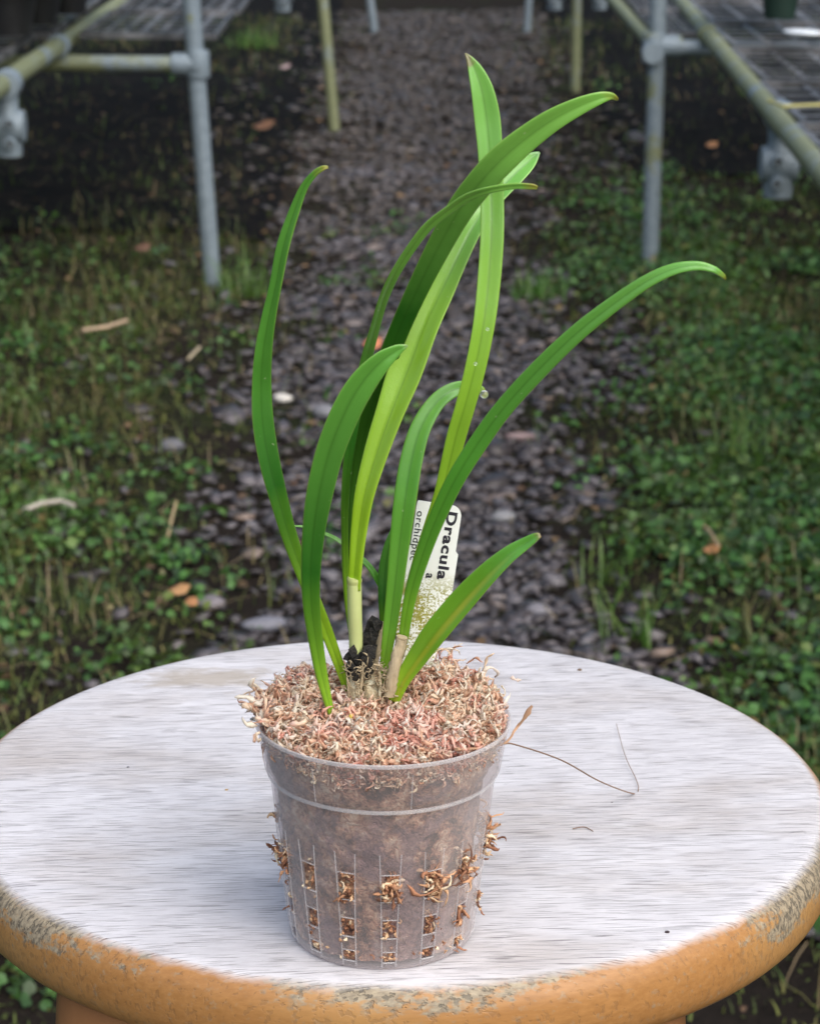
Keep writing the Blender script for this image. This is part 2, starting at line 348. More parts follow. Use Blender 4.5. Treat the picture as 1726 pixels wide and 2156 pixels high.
def deadleaf(px, py, wpx, col, label, rz=.3):
    P = atz(px, py, 0); w = wpx/FPX*depth(P)
    me = mesh_np('fallen_leaf', np.array([(-.5, 0, .1), (-.2, .3, .0), (-.15, 0, .04), (-.2, -.3, .12), (.2, .28, .1), (.2, 0, .02), (.2, -.3, .14), (.5, 0, .2)])*w*np.array([1, 1.1, 1.4]),
        np.array([(0, 2, 1), (0, 3, 2), (2, 5, 4), (2, 4, 1), (3, 6, 5), (3, 5, 2), (5, 7, 4), (6, 7, 5)]))
    o = link('fallen_leaf', me, plain('fallen_leaf_'+str(px), col, .7, .3, 90), smooth=True)
    s = o.modifiers.new('thick', 'SOLIDIFY'); s.thickness = .0008
    o.location = (P[0], P[1], float(gz(P[0], P[1]))+.03); o.rotation_euler = (.5, -.1, rz); tag(o, label, 'leaf'); return o
deadleaf(378, 1255, 48, (.42, .23, .10), 'curled orange brown leaf among weeds at the left path border')
deadleaf(402, 1276, 36, (.36, .17, .07), 'small rust coloured leaf right under the curled orange leaf', 1.2)
deadleaf(782, 735, 50, (.55, .20, .10), 'bright orange fallen leaf behind the tip of the broad front leaf', .9)
deadleaf(600, 160, 26, (.34, .25, .25), 'pale pinkish leaf in the shade left of the far left post', .2)
deadleaf(1495, 1190, 40, (.45, .22, .09), 'brown dead leaf in the weeds right of the short leaf', .2)
deadleaf(555, 283, 52, (.16, .08, .045), 'rusty brown leaf on the dark soil right of the near left post', .1)
deadleaf(300, 555, 40, (.17, .09, .06), 'dull red brown leaf on soil left of the near left post', .5)
deadleaf(1495, 330, 30, (.34, .17, .08), 'small brown leaf in shade behind the near right post', .5)
def stick(pts, r, col, label, name='stick'):
    P = [atz(*q, .0) for q in pts]; P = [(p[0], p[1], float(gz(p[0], p[1]))+.045) for p in P]
    mb = MB(); mb.tube(P, r, 6); o = mb.build(name, plain('stick_'+str(pts[0][0]), col, .7)); tag(o, label, 'stick')
stick([(52, 1138), (90, 1124), (130, 1116), (158, 1124)], .0042, (.42, .38, .32), 'pale bent stick lying on weeds at the far left')
stick([(175, 752), (225, 745), (268, 728)], .0045, (.45, .33, .22), 'light brown twig on the soil below the near left post')
stick([(355, 1165), (362, 1130), (372, 1090)], .0022, (.48, .36, .2), 'thin straw coloured stem leaning in the left weeds')
stick([(1450, 1135), (1490, 1170), (1510, 1200)], .0025, (.42, .30, .18), 'thin tan stem in the weeds at the right')
stick([(398, 800), (412, 785), (422, 772)], .003, (.5, .42, .28), 'short pale straw on dry grass left of the tall leaf')

# ================================================================== BENCHES
def coupler(mb, c, axis, r, L):
    a = np.array(axis, float); a /= np.linalg.norm(a); c = np.array(c, float)
    mb.tube([c-a*L/2, c-a*(L/2-.004), c+a*(L/2-.004), c+a*L/2], [r*.95, r, r, r*.95], 20)
def seg(a, b, r, name, mat, parent):
    return MB().tube([a, (np.array(a)+b)/2, b], r, 16).build(name, mat, parent)
PR = .0205
footL, footR = atz(447, 592, 0), atz(1367, 572, 0)
def posts(bench, specs):
    for (px0, py0, px1, mat, r) in specs:
        f0 = atz(px0, py0, 0); top = aty(px1, 0, f0[1]); d = top-f0; top = f0 + d*1.5
        f0 = f0 - d/np.linalg.norm(d)*.05
        seg(f0, top, r, 'post', M[mat], bench)
# --- left
BL = empty('greenhouse_bench', (-1.1, 6.5, 0), 'left bench frame of algae stained galvanised tubes beside the path', 'bench')
posts(BL, [(447, 592, 403, 'galvclean', PR), (703, 262, 680, 'galvmoss', .019), (787, 60, 779, 'galvclean', .019)])
JL = aty(417, 135, footL[1]); ZC = JL[2]
seg(JL, np.array([-2.0, JL[1], ZC]), .019, 'crossbar', M['galvmoss'], BL)
farL = atz(703, 262, 0)
seg(np.array([farL[0]-.02, farL[1]+.06, ZC]), np.array([-2.0, farL[1]+.06, ZC]), .019, 'crossbar', M['galv'], BL)
RA0, RA1 = atz(-60, 222, .55), atz(265, 0, .55); dA = RA1-RA0
railA = (RA0 - dA*.2, RA1 + dA*2.2)
seg(*railA, .0215, 'rail', M['galvmoss'], BL)
B0 = atz(445, 128, .53); B1 = atz(575, 0, .53)
for x in (-1.45, -2.0): seg(np.array([x, 3.8, .55]), np.array([x, 11.5, .55]), .02, 'rail', M['galv'], BL)
for y_ in (3.9, JL[1]+.04, farL[1]+.1, 11.2): seg(np.array([-2.0, y_, -.03]), np.array([-2.0, y_, .54]), .02, 'post', M['galv'], BL)
mb = MB(); coupler(mb, JL, (-.02, 0, 1), .0275, .062); coupler(mb, JL+np.array([-.035, 0, 0]), (1, 0, 0), .026, .05)
mb.tube([JL+np.array([.0, -.02, .0]), JL+np.array([0, -.034, 0])], .009, 10); mb.build('clamp', M['galvclean'], BL)
def hanging_clamp(c, flip, parent):
    """cast tube fitting hanging under a rail: collar round the rail, square body, two set screws"""
    c = np.array(c, float); mb = MB()
    coupler(mb, c, (0, 1, 0), .030, .06)
    mb.tube([c+(0, 0, -.01), c+(0, 0, -.045), c+(0, 0, -.07)], [.024, .022, .03], 16)
    coupler(mb, c+(0, 0, -.085), (1, 0, 0), .033, .066)
    mb.tube([c+(0, 0, -.085), c+(0, 0, -.118), c+(0, 0, -.145)], [.028, .028, .0265], 16)
    for dz in (-.075, -.115):
        mb.tube([c+(flip*.006, -.02, dz), c+(flip*.008, -.038, dz), c+(flip*.008, -.042, dz)], [.012, .012, .010], 12)
    o = mb.build('clamp', M['galvclean'], parent)
    m2 = MB()
    for dz in (-.075, -.115): m2.tube([c+(flip*.008, -.040, dz), c+(flip*.008, -.0425, dz)], .0055, 8)
    m2.tube([c+(0, 0, -.14), c+(0, 0, -.1455)], .018, 14)
    m2.build('set_screws', M['darkgap'], o)['kind'] = 'stuff'
rl = lambda R, y: R[0] + (R[1]-R[0])*((y-R[0][1])/(R[1][1]-R[0][1]))
P = rl(railA, 4.93); hanging_clamp(P+np.array([.008, 0, 0]), 1, BL)
mb = MB(); coupler(mb, rl(railA, JL[1]-.02), (0, 1, 0), .027, .05); mb.build('clamp', M['galv'], BL)
P = aty(595, -5, farL[1]); hanging_clamp((P[0], P[1], P[2]+.10), 1, BL)
# --- right
BR = empty('greenhouse_bench', (1.2, 6.5, 0), 'right bench frame of algae stained galvanised tubes beside the path', 'bench')
posts(BR, [(1367, 572, 1385, 'galv', PR), (1210, 200, 1214, 'galvmoss', .019), (1109, 72, 1113, 'galvclean', .017)])
JR = aty(1376, 100, footR[1]); ZR = JR[2]
seg(JR, np.array([2.2, JR[1], ZR]), .019, 'crossbar', M['galvclean'], BR)
RB0, RB1 = atz(1726, 358, .57), atz(1430, 0, .57); dB = RB1-RB0
railB = (RB0 - dB*.3, RB1 + dB*1.5); seg(*railB, .0195, 'rail', M['galvmoss'], BR)
C0, C1 = atz(1372, 92, .545), atz(1290, 0, .545); seg(C0+np.array([0, -.02, 0]), C1+(C1-C0)*2.5, .017, 'rail', M['galvmoss'], BR)
for x in (1.4, 2.15): seg(np.array([x, 3.0, .56]), np.array([x, 11.5, .56]), .02, 'rail', M['galv'], BR)
for y_ in (3.1, JR[1]+.04, 9.3, 11.2): seg(np.array([2.15, y_, -.03]), np.array([2.15, y_, .55]), .02, 'post', M['galv'], BR)
farR = atz(1213, 200, 0); seg(np.array([farR[0], farR[1]+.04, ZR]), np.array([2.15, farR[1]+.04, ZR]), .019, 'crossbar', M['galv'], BR)
mb = MB(); coupler(mb, JR, (0, 0, 1), .028, .07); coupler(mb, JR+np.array([.04, 0, .004]), (1, 0, 0), .027, .05)
coupler(mb, JR+np.array([-.005, -.02, -.01]), (0, 1, 0), .026, .04); mb.build('clamp', M['galv'], BR)
P = rl(railB, 4.42); hanging_clamp(P+np.array([.014, 0, -.006]), -1, BR)
mb = MB(); coupler(mb, rl(railB, JR[1]), (0, 1, 0), .025, .05); mb.build('clamp', M['galvmoss'], BR)
for (px, y_) in ((1168, farR[1]), (1263, farR[1])):
    P = aty(px, -12, y_); hanging_clamp((P[0], P[1], P[2]+.09), -1, BR)
# --- mesh trays
def make_tray():
    L_, W_ = .58, .58; r = MB()
    for a, b in (((0, 0, 0), (L_, .014, .013)), ((0, W_-.014, 0), (L_, W_, .013)), ((0, .014, 0), (.014, W_-.014, .013)), ((L_-.014, .014, 0), (L_, W_-.014, .013))): r.box(a, b)
    g = MB(); n = 7; pitch = (L_-.028)/n
    for i in range(1, n):
        w = .013 if i % 3 else .024; x = .014+i*pitch
        g.box((x-w/2, .014, .006), (x+w/2, W_-.014, .0072))
    n = 6; pitch = (W_-.028)/n
    for i in range(1, n):
        w = .021; y = .014+i*pitch
        g.box((.014, y-w/2, .0073), (L_-.014, y+w/2, .0085))
    return r, g
def place_tray(proto, x, y, z, rz, label, group, sx=1):
    if proto is None:
        t = empty('mesh_tray', (0, 0, 0), label, 'tray', group); r, g = make_tray()
        r.build('tray_rim', M['tray'], t, smooth=False); g.build('tray_grid', M['tray'], t, smooth=False)
    else:
        t = proto.copy(); COL.objects.link(t)
        for ch in proto.children:
            c = ch.copy(); COL.objects.link(c); c.parent = t
        t['label'] = label; t['group'] = group
    t.location = (x, y, z); t.rotation_euler = (0, 0, rz); t.scale = (sx, 1, 1); return t
proto = None
GR = 'black mesh trays laid out on the benches'
left_desc = {(0, 0): 'black mesh tray on the left bench, behind the near left post', (0, 1): 'black mesh tray on the left bench, second one back from the near post'}
for i in range(2):                        # inner column, beyond the crossbar
    for j in range(5):
        x = -.845-.58; y = JL[1]+.06 + j*.6
        if i == 0: x = -.46+.012*j-.318
        lab = ('inner mesh tray of the left bench, %s' if i == 0 else 'outer mesh tray of the left bench, %s') % ['directly behind the near left post', 'second behind the near left post', 'third behind the near left post', 'fourth behind the near left post', 'last one towards the back'][j]
        proto_new = place_tray(proto, x, y, .56, 0, lab, GR, .55 if i == 0 else 1)
        proto = proto or proto_new
for j in range(3):
    place_tray(proto, -.865-.585, JL[1]-.60-j*.6, .565, 0, 'black mesh tray on the left bench in front of the crossbar, %s' % ['nearest the near post', 'middle one of three', 'front one of three'][j], GR)
for i in range(2):
    for j in range(9):
        y = 3.0 + j*.6; xr = rl(railB, y+.3)[0]+.012
        lab = ('inner mesh tray of the right bench, %s' if i == 0 else 'outer mesh tray of the right bench, %s') % ('frontmost one' if j == 0 else ['', 'second', 'third', 'fourth', 'fifth', 'sixth', 'seventh', 'eighth', 'ninth'][j] + ' from the front')
        place_tray(proto, xr + i*.585, y, .575, 0, lab, GR)
for j in range(4):
    y = JR[1]+.05+j*.6; xr = rl(railB, y+.3)[0]-.03; xl = .575+.006*j
    place_tray(proto, xl, y, .56, 0, 'narrow black mesh tray between the two right bench rails, %s' % ['just behind the near right post', 'second behind the post', 'third behind the post', 'last one at the back'][j], GR, (xr-xl)/.58)
# --- pots and plants on the benches (mostly above the picture's edge)
M['benchleaf'] = leafmat('bench_plant_leaves', [(0, (.02, .05, .02)), (.6, (.04, .11, .03)), (1, (.09, .18, .05))])
def pot_profile(r, h): return [(r*.7, 0), (r*.72, .0), (r*.95, h*.82), (r*1.03, h*.82), (r*1.05, h), (r*.97, h), (r*.9, h*.8), (r*.68, .006), (.0001, .006)]
def bench_plant(x, y, z, r, h, mat, label, group=None, seed=0):
    t = empty('potted_plant', (x, y, z), label, 'plant', group); rs = np.random.default_rng(seed)
    MB().lathe(pot_profile(r, h), 28, (x, y, z)).build('pot', mat, t)
    mb = MB(); mb.lathe([(.0001, h*.86), (r*.5, h*.88), (r*.9, h*.84)], 16, (x, y, z)); mb.build('compost', M['soil'], t)
    n = 160; a = rs.uniform(0, 6.3, n); ph = rs.uniform(.2, 1.5, n); 
    RV = GV; rr = rotz(a) @ rotx(-rs.uniform(.1, .9, n)); hh = rs.uniform(.12, .30, n)
    TV = np.array(GV); V = np.einsum('nij,nkj->nki', rr, TV[None]*np.stack([np.full(n, .022), hh, hh], 1)[:, None, :]) + np.stack([x+rs.normal(0, r*.3, n), y+rs.normal(0, r*.3, n), np.full(n, z+h*.86)], 1)[:, None, :]
    F = (np.array(GF)[None]+(np.arange(n)*7)[:, None, None]).reshape(-1, 3)
    o = link('foliage', mesh_np('foliage', V.reshape(-1, 3), F), M['benchleaf'], t); o['kind'] = 'stuff'
    return t
def tray_pots(spots, side):
    first = None
    for k, (x, y, z) in enumerate(spots):
        lab = 'black potted orchid standing on the %s bench above the picture edge' % side
        if first is None: first = bench_plant(x, y, z, .07, .11, M['blackpot'], lab, 'potted plants on the %s bench' % side, k)
        else:
            t = first.copy(); COL.objects.link(t); t.location = (x, y, z); t.rotation_euler = (0, 0, k*1.7)
            for ch in first.children:
                c = ch.copy(); COL.objects.link(c); c.parent = t
spL = [(-1.02-.17*i, 6.6+.18*j+.05*(i % 2), .60) for i in range(5) for j in range(9)] + [(-.60-.17*i, 8.0+.18*j, .60) for i in range(2) for j in range(6)] + [(-1.12-.17*i, 4.2+.17*j, .61) for i in range(5) for j in range(14)]
spR = [(1.32+.17*i, 3.9+.18*j+.05*(i % 2), .62) for i in range(5) for j in range(26)] + [(.72+.19*i, 8.2+.21*j, .62) for i in range(3) for j in range(6)]
tray_pots(spL, 'left'); tray_pots(spR, 'right')
for k, (px, py) in enumerate(((22, 62), (78, 40), (140, 18))):
    P = atz(px, py, .60); bench_plant(P[0], P[1], .59, .065, .10, M['blackpot'], 'black pot of dark orchid leaves on the left bench, %s' % ['at the picture corner', 'right of the corner pot', 'third from the picture corner'][k], 'dark pots at the corner of the left bench', 70+k)
P = atz(1640, 38, .615)
bench_plant(P[0], P[1], .615, .05, .10, M['greenpot'], 'dark green pot on the right bench tray at the top edge', None, 5)
P = atz(1690, 72, .62); mb = MB(); mb.blob((0, 0, 0), (.036, .05, .007), .08, 2)
o = mb.build('plastic_dish', plain('white_plastic', (.75, .8, .85), .3, .05), sharp=80); o.location = (P[0], P[1], .624); o.rotation_euler = (0, 0, .9); tag(o, 'small white oval plastic lid lying on the right bench tray', 'lid')
mb = MB(); pts = [atz(1617, 212, .625), atz(1650, 224, .622), atz(1690, 222, .622), atz(1740, 220, .62)]; mb.tube(pts, .003, 6)
tag(mb.build('string', plain('yellow_string', (.45, .42, .15), .7)), 'yellow green string lying across the right bench tray', 'string')

# ================================================================== STOOL
SX, SY, SZ = -.005, .819, .80
ST = empty('bar_stool', (SX, SY, 0), 'round wooden bar stool with bleached top and worn orange varnished edge', 'stool')
m = NT('weathered_stool_wood')
c = m.coords(rot=(0, 0, math.radians(-4))); tc = m.n('TexCoord').outputs['Object']
sep = m.n('SeparateXYZ', inp={0: tc}); X_, Y_, Z_ = sep.outputs
rr = m.math('SQRT', m.math('ADD', m.math('MULTIPLY', X_, X_), m.math('MULTIPLY', Y_, Y_)))
def mp(scale, loc=(0, 0, 0)): return m.n('Mapping', inp={0: c, 1: loc, 3: scale}).outputs[0]
big = m.noise(mp((6, 14, 6)), 1, 5, .6); mid = m.noise(mp((40, 90, 60)), 1, 6, .7); fine = m.noise(mp((50, 2600, 700)), 1, 3, .6)
dash = m.noise(mp((55, 2200, 500), (3, 1, 2)), 1, 1.5, .5); speck = m.noise(mp((300, 500, 400)), 1, 3, .6)
white = m.mix(m.ramp(mid, [(.3, 0), (.62, 1)]), (.57, .555, .575), (.715, .70, .725))
stain = m.ramp(big, [(.48, 0), (.66, .8)]); white = m.mix(stain, white, (.50, .45, .42))
dm = m.ramp(m.math('ADD', dash, m.math('MULTIPLY', m.math('SUBTRACT', big, .5), .15)), [(.605, 0), (.64, 1)])
dm2 = m.ramp(m.noise(mp((60, 1350, 600), (6, 3, 1)), 1, 0.5, .5), [(.66, 0), (.70, .6)]); white = m.mix(dm2, white, (.16, .145, .15))
top = m.mix(m.math('MULTIPLY', dm, .55), white, (.15, .13, .135))
top = m.mix(m.ramp(fine, [(.38, .26), (.50, 0)]), top, (.30, .28, .31))
# bald brownish patches at the back left
pb = m.n('Mapping', inp={0: tc, 1: (.075*9, -.105*22, 0), 3: (9, 22, 0)}).outputs[0]
pd = m.n('VectorMath', operation='LENGTH', inp={0: pb}).outputs['Value']
patch = m.ramp(m.math('ADD', pd, m.math('MULTIPLY', mid, .9)), [(.55, .75), (.75, 0)])
top = m.mix(patch, top, (.42, .36, .29))
nb = m.noise(mp((30, 30, 90), (5, 2, 1)), 1, 6, .7); nb2 = m.noise(mp((9, 9, 20), (1, 7, 1)), 1, 3, .5)
grn = m.noise(mp((35, 600, 600)), 1, 5, .65); orange = m.mix(grn, (.26, .112, .030), (.52, .265, .092))
orange = m.mix(m.ramp(nb2, [(.45, 0), (.65, .4)]), orange, (.58, .36, .14))
grey = m.mix(m.ramp(m.noise(mp((220, 620, 500)), 1, 5, .75), [(.38, 0), (.6, 1)]), (.19, .165, .12), (.40, .34, .24))
dk = m.ramp(m.math('ADD', m.noise(mp((330, 900, 330), (2, 2, 2)), 1, 3, .6), m.math('MULTIPLY', m.math('SUBTRACT', nb2, .5), .25)), [(.555, 0), (.60, 1)])
# wear runs from the top outwards and down; Z falls on the rounded edge
ze = m.math('MULTIPLY', Z_, 42.0)         # 0 at top, about -1 at the bottom of the edge
wear = m.math('ADD', ze, m.math('MULTIPLY', m.math('SUBTRACT', nb, .5), 2.6)); wear = m.math('ADD', wear, m.math('MULTIPLY', m.math('SUBTRACT', nb2, .5), 2.4))
gw = m.ramp(wear, [(0, 0), (.01, 0)]) ; gw = m.ramp(m.math('ADD', wear, .30), [(.0, 0), (.55, 1)])
edge = m.mix(m.ramp(m.math('ADD', m.math('MULTIPLY', gw, .80), m.math('MULTIPLY', m.math('SUBTRACT', speck, .5), 1.4)), [(.12, 0), (.5, .92)]), orange, grey)
edge = m.mix(m.math('MULTIPLY', dk, m.math('ADD', m.math('MULTIPLY', gw, .42), .20)), edge, (.07, .064, .052))
rf = m.math('ADD', rr, m.math('MULTIPLY', m.math('SUBTRACT', nb, .5), .006))
ef = m.ramp(m.math('MULTIPLY', m.math('SUBTRACT', rf, .1527), 200), [(.15, 0), (.85, 1)])
ring = m.math('MULTIPLY', ef, 1)
m.set(Base_Color=m.mix(ring, top, edge), Roughness=m.math('SUBTRACT', .72, m.math('MULTIPLY', ring, m.math('SUBTRACT', .32, m.math('MULTIPLY', gw, .25)))))
hb = m.math('MULTIPLY', m.math('SUBTRACT', 1.0, ring), m.math('SUBTRACT', m.math('MULTIPLY', fine, .5), m.math('MULTIPLY', dm, .9))); hb = m.math('SUBTRACT', hb, m.math('MULTIPLY', ring, m.math('MULTIPLY', dk, m.math('ADD', gw, .2)))); m.bump(hb, .0004, .7); M['stool'] = m.m
prof = [(.0001, 0), (.05, 0), (.10, 0), (.13, 0)]
for k in range(13):
    a = math.pi*k/12; prof.append((.150+.0102*math.sin(a)**.7 if 0 < k < 12 else .150, -.014+.014*math.copysign(abs(math.cos(a))**.85, math.cos(a))))
prof += [(.12, -.028), (.0001, -.028)]
def seat_piece(y0, y1):
    mb = MB().lathe(prof, 192)
    me = bpy.data.meshes.new('seat_plank'); me.from_pydata(mb.v, [], mb.f); bm = bmesh.new(); bm.from_mesh(me)
    bmesh.ops.remove_doubles(bm, verts=bm.verts, dist=.00011*2); bmesh.ops.recalc_face_normals(bm, faces=bm.faces)
    for yy, s in ((y0, -1), (y1, 1)):
        if yy is None: continue
        a = math.radians(4); nrm = Vector((math.sin(a), math.cos(a), 0))*s
        g = bmesh.ops.bisect_plane(bm, geom=bm.verts[:]+bm.edges[:]+bm.faces[:], plane_co=(0, yy, 0), plane_no=nrm, clear_outer=True)
        ed = [e for e in g['geom_cut'] if isinstance(e, bmesh.types.BMEdge)]
        bmesh.ops.holes_fill(bm, edges=ed, sides=0)
    bm.to_mesh(me); bm.free(); o = link('seat_plank', me, M['stool'], ST, True); me.set_sharp_from_angle(angle=math.radians(50))
    o.matrix_parent_inverse = Matrix(); o.location = (0, 0, SZ); return o
seams = [-.012, ]
seam = atz(1600, 1750, SZ)[1]-SY + math.tan(math.radians(4))*(atz(1600, 1750, SZ)[0]-SX)
seat_piece(seam+.0001, None); seat_piece(None, seam-.0001)
# legs and apron
m = NT('brown_varnished_wood'); c = m.coords(scale=(30, 30, 4)); n = m.noise(c, 1, 5, .6)
m.set(Base_Color=m.mix(n, (.20, .085, .035), (.42, .20, .08)), Roughness=.45); M['legwood'] = m.m
for k in range(4):
    a = math.radians([227, 305, 48, 133][k]); ca, sa = math.cos(a), math.sin(a)
    t0 = np.array([SX+.130*ca, SY+.130*sa, SZ-.028]); t1 = np.array([SX+.20*ca, SY+.20*sa, 0.0])
    MB().tube([t0+(t0-t1)*0+(0, 0, -.0005), t0*.97+t1*.03, t0*.5+t1*.5, t1], [.0215, .0215, .021, .016], 18).build('leg', M['legwood'], ST)
for (zz, rr_) in ((.30, .168), (.52, .146)):
    P = [np.array([SX+rr_*math.cos(math.radians(q)), SY+rr_*math.sin(math.radians(q)), zz]) for q in (222, 318, 42, 138)]
    for k in range(4): seg(P[k], P[(k+1) % 4], .010, 'stretcher', M['legwood'], ST)
MB().lathe([(.096, -.0285), (.100, -.0285), (.100, -.07), (.088, -.07), (.088, -.0285)], 64, (SX, SY, SZ)).build('apron', M['legwood'], ST)

# ================================================================== POT
Y0 = .701; PX = float(aty(806, 1512, Y0)[0]); PB = SZ
PT = empty('orchid_pot', (PX, Y0, PB), 'clear frosted plastic orchid pot with slotted sides standing on the stool', 'pot')
m = NT('frosted_plastic'); n = m.noise(m.coords(), 60, 4); n2 = m.noise(m.coords(scale=(300, 300, 60)), 1, 3)
m.set(Base_Color=m.mix(n2, (.80, .75, .72), (.90, .86, .84)), Roughness=.24); m.bump(n, .0004, .5)
tr = m.n('BsdfTransparent', inp={0: (.93, .91, .92, 1)})
lw = m.n('LayerWeight', inp={0: .35}); fac = m.math('ADD', m.math('MULTIPLY', n, .10), m.math('SUBTRACT', .905, m.math('MULTIPLY', lw.outputs['Facing'], .38)), True)
ms = m.n('MixShader', inp={0: fac, 1: m.b.outputs[0], 2: tr.outputs[0]}); m.l(ms.outputs[0], m.out.inputs[0]); M['frost'] = m.m
def wall_r(h):   # outer radius against height
    return float(np.interp(h, [0, .002, .0535, .0552, .0568, .069, .0705, .072], [.0285, .0294, .0351, .0355, .0368, .0388, .0394, .0395]))
cols = [5+24*k for k in range(15)]                # degrees round from the side facing the camera
rows = [(.0026, .0064, 3.6), (.0112, .0178, 3.9), (.0242, .0336, 4.6)]
angs = set(np.arange(0, 360, 3).round(3).tolist())
for cdeg in cols:
    for _, _, hw in rows: angs |= {round((cdeg-hw) % 360, 3), round((cdeg+hw) % 360, 3)}
angs = sorted(angs); hs = sorted(set([0, .001, .002, .009, .0145, .021, .029, .039, .044, .049, .0535, .0552, .0568, .060, .066, .069, .0705, .072] + [h for r in rows for h in r[:2]]))
V = []; Fw = []
for h in hs:
    for a in angs:
        t = math.radians(a); r = wall_r(h); V.append((PX+r*math.sin(t), Y0-r*math.cos(t), PB+.0006+h))
na = len(angs)
for i in range(len(hs)-1):
    for k in range(na):
        k2 = (k+1) % na; a0 = angs[k]; a1 = angs[k2] if k2 else 360
        am = (a0+a1)/2; hm = (hs[i]+hs[i+1])/2; hole = False
        for (h0, h1, hw) in rows:
            if h0 < hm < h1:
                for cdeg in cols:
                    if abs((am-cdeg+180) % 360-180) < hw: hole = True
        if not hole: Fw.append((i*na+k, i*na+k2, (i+1)*na+k2, (i+1)*na+k))
mb = MB(); mb.add(V, Fw); wall = mb.build('pot_wall', M['frost'], PT, sharp=50)
so = wall.modifiers.new('thick', 'SOLIDIFY'); so.thickness = .0007; so.offset = -1
MB().lathe([(.0001, .0010), (.02, .0010), (.0285, .0006), (.0285, .0016), (.02, .0018), (.0001, .0018)], 60, (PX, Y0, PB)).build('pot_base', M['frost'], PT)
m = NT('frosted_plastic_lip'); m.set(Base_Color=(.80, .79, .80), Roughness=.3)
tr = m.n('BsdfTransparent'); ms = m.n('MixShader', inp={0: .72, 1: m.b.outputs[0], 2: tr.outputs[0]}); m.l(ms.outputs[0], m.out.inputs[0]); M['lip'] = m.m
lp = [(.0395+.0004*math.cos(q), .0722+.0007*math.sin(q)) for q in np.linspace(0, 2*math.pi, 9)[:-1]]
MB().lathe(lp, 96, (PX, Y0, PB), close=True).build('pot_lip', M['lip'], PT)
lp = [(.0359+.0003*math.cos(q), .0560+.0007*math.sin(q)) for q in np.linspace(0, 2*math.pi, 9)[:-1]]
MB().lathe(lp, 96, (PX, Y0, PB), close=True).build('pot_ledge', M['lip'], PT)
rib = MB()                                   # moulded ribs either side of every column of slots, and cross ribs
def prib(h0, h1, a0, a1, r=.0002):
    P = []
    for q in np.linspace(0, 1, 7):
        h = h0+(h1-h0)*q; t = math.radians(a0+(a1-a0)*q); R_ = wall_r(h)+.0001; P.append((PX+R_*math.sin(t), Y0-R_*math.cos(t), PB+.0006+h))
    rib.tube(P, r, 5, caps=True)
for cdeg in cols:
    for s in (-1, 1):
        prib(.001, .0242, cdeg+s*4.2, cdeg+s*4.8); prib(.0242, .0405, cdeg+s*4.8, cdeg+s*5.6)
    for (h0, h1, hw) in rows:
        prib(h0, h0, cdeg-hw, cdeg+hw, .00022); prib(h1, h1, cdeg-hw, cdeg+hw, .00018)
rib.build('moulded_ribs', M['lip'], PT)['kind'] = 'stuff'
seamm = MB()
for a in (-32, 14.0): 
    P = []
    for h in np.linspace(.0575, .069, 5): t = math.radians(a); R_ = wall_r(h)+.0001; P.append((PX+R_*math.sin(t), Y0-R_*math.cos(t), PB+h))
    seamm.tube(P, .00014, 5)
seamm.build('mould_line', M['lip'], PT)['kind'] = 'stuff'

# ================================================================== MOSS
def moss_top(x, y):      # height above stool top of the moss surface, x,y relative to the pot axis
    r = np.hypot(x, y)
    cl = np.sin(x*480+1)*np.sin(y*430+2)+.7*np.sin((x+y)*760)*np.sin((x-y)*690+1)+.5*np.sin(x*1500+3)*np.sin(y*1350)
    return .0722 + .0022*cl*np.clip((.041-r)/.006, .2, 1) + .0045*np.clip(1-(r/.038)**2, 0, 1) + .0055*np.exp(-(((x-.020)/.016)**2+((y-.014)/.014)**2)) + .0055*np.exp(-(((x+.026)/.011)**2+((y-.012)/.016)**2)) - .0026*np.clip((-y-.01)/.03, 0, 1)
m = NT('packed_moss'); g = m.coords(); n = m.noise(g, 120, 6, .7, .5); n2 = m.noise(g, 420, 4, .7, .8); nz = m.noise(g, 45, 4, .65, .5)
col = m.ramp(m.math('ADD', m.math('MULTIPLY', n, .62), m.math('MULTIPLY', n2, .38)), [(.41, (.07, .035, .03)), (.47, (.30, .15, .10)), (.53, (.62, .37, .24)), (.61, (.92, .76, .56))])
col = m.mix(m.ramp(nz, [(.47, 0), (.56, .75)]), col, m.mix(n2, (.08, .055, .07), (.50, .36, .37)))
m.set(Base_Color=col, Roughness=.85); m.bump(n2, .0025, .9); M['packed'] = m.m
V = []; Fm = []; NA = 120; NH = 44
for i in range(NH+1):
    h = .0022 + (.071-.0022)*i/NH
    for k in range(NA):
        t = 2*math.pi*k/NA; j = .0006*math.sin(t*9+i*.7)+.0005*math.sin(t*23+i*1.9)+.0004*random.random()
        side = .0020*max(0, math.sin(t))*min(1, max(0, (h-.012)/.02)) * (1 if h < .06 else .4)     # moss shrinks back from the wall on the right
        r = wall_r(h) - .0013 - abs(j) - side; V.append((r*math.sin(t), -r*math.cos(t), h))
for i in range(NH):
    for k in range(NA): k2 = (k+1) % NA; Fm.append((i*NA+k, i*NA+k2, (i+1)*NA+k2, (i+1)*NA+k))
base = len(V)
for i in range(1, 14):
    q = 1-i/13
    for k in range(NA):
        t = 2*math.pi*k/NA; r = .0375*q; x, y = r*math.sin(t), -r*math.cos(t); V.append((x, y, float(moss_top(x, y))-.0035+.0012*random.random()))
for i in range(13):
    a0 = NH*NA if i == 0 else base+(i-1)*NA; b0 = base+i*NA
    for k in range(NA): k2 = (k+1) % NA; Fm.append((a0+k, a0+k2, b0+k2, b0+k))
mo = MB().add(V, Fm).build('moss', M['packed'])
mo.location = (PX, Y0, PB+.0006); tag(mo, 'brown sphagnum moss packed inside the clear slotted pot', 'moss', kind='stuff')
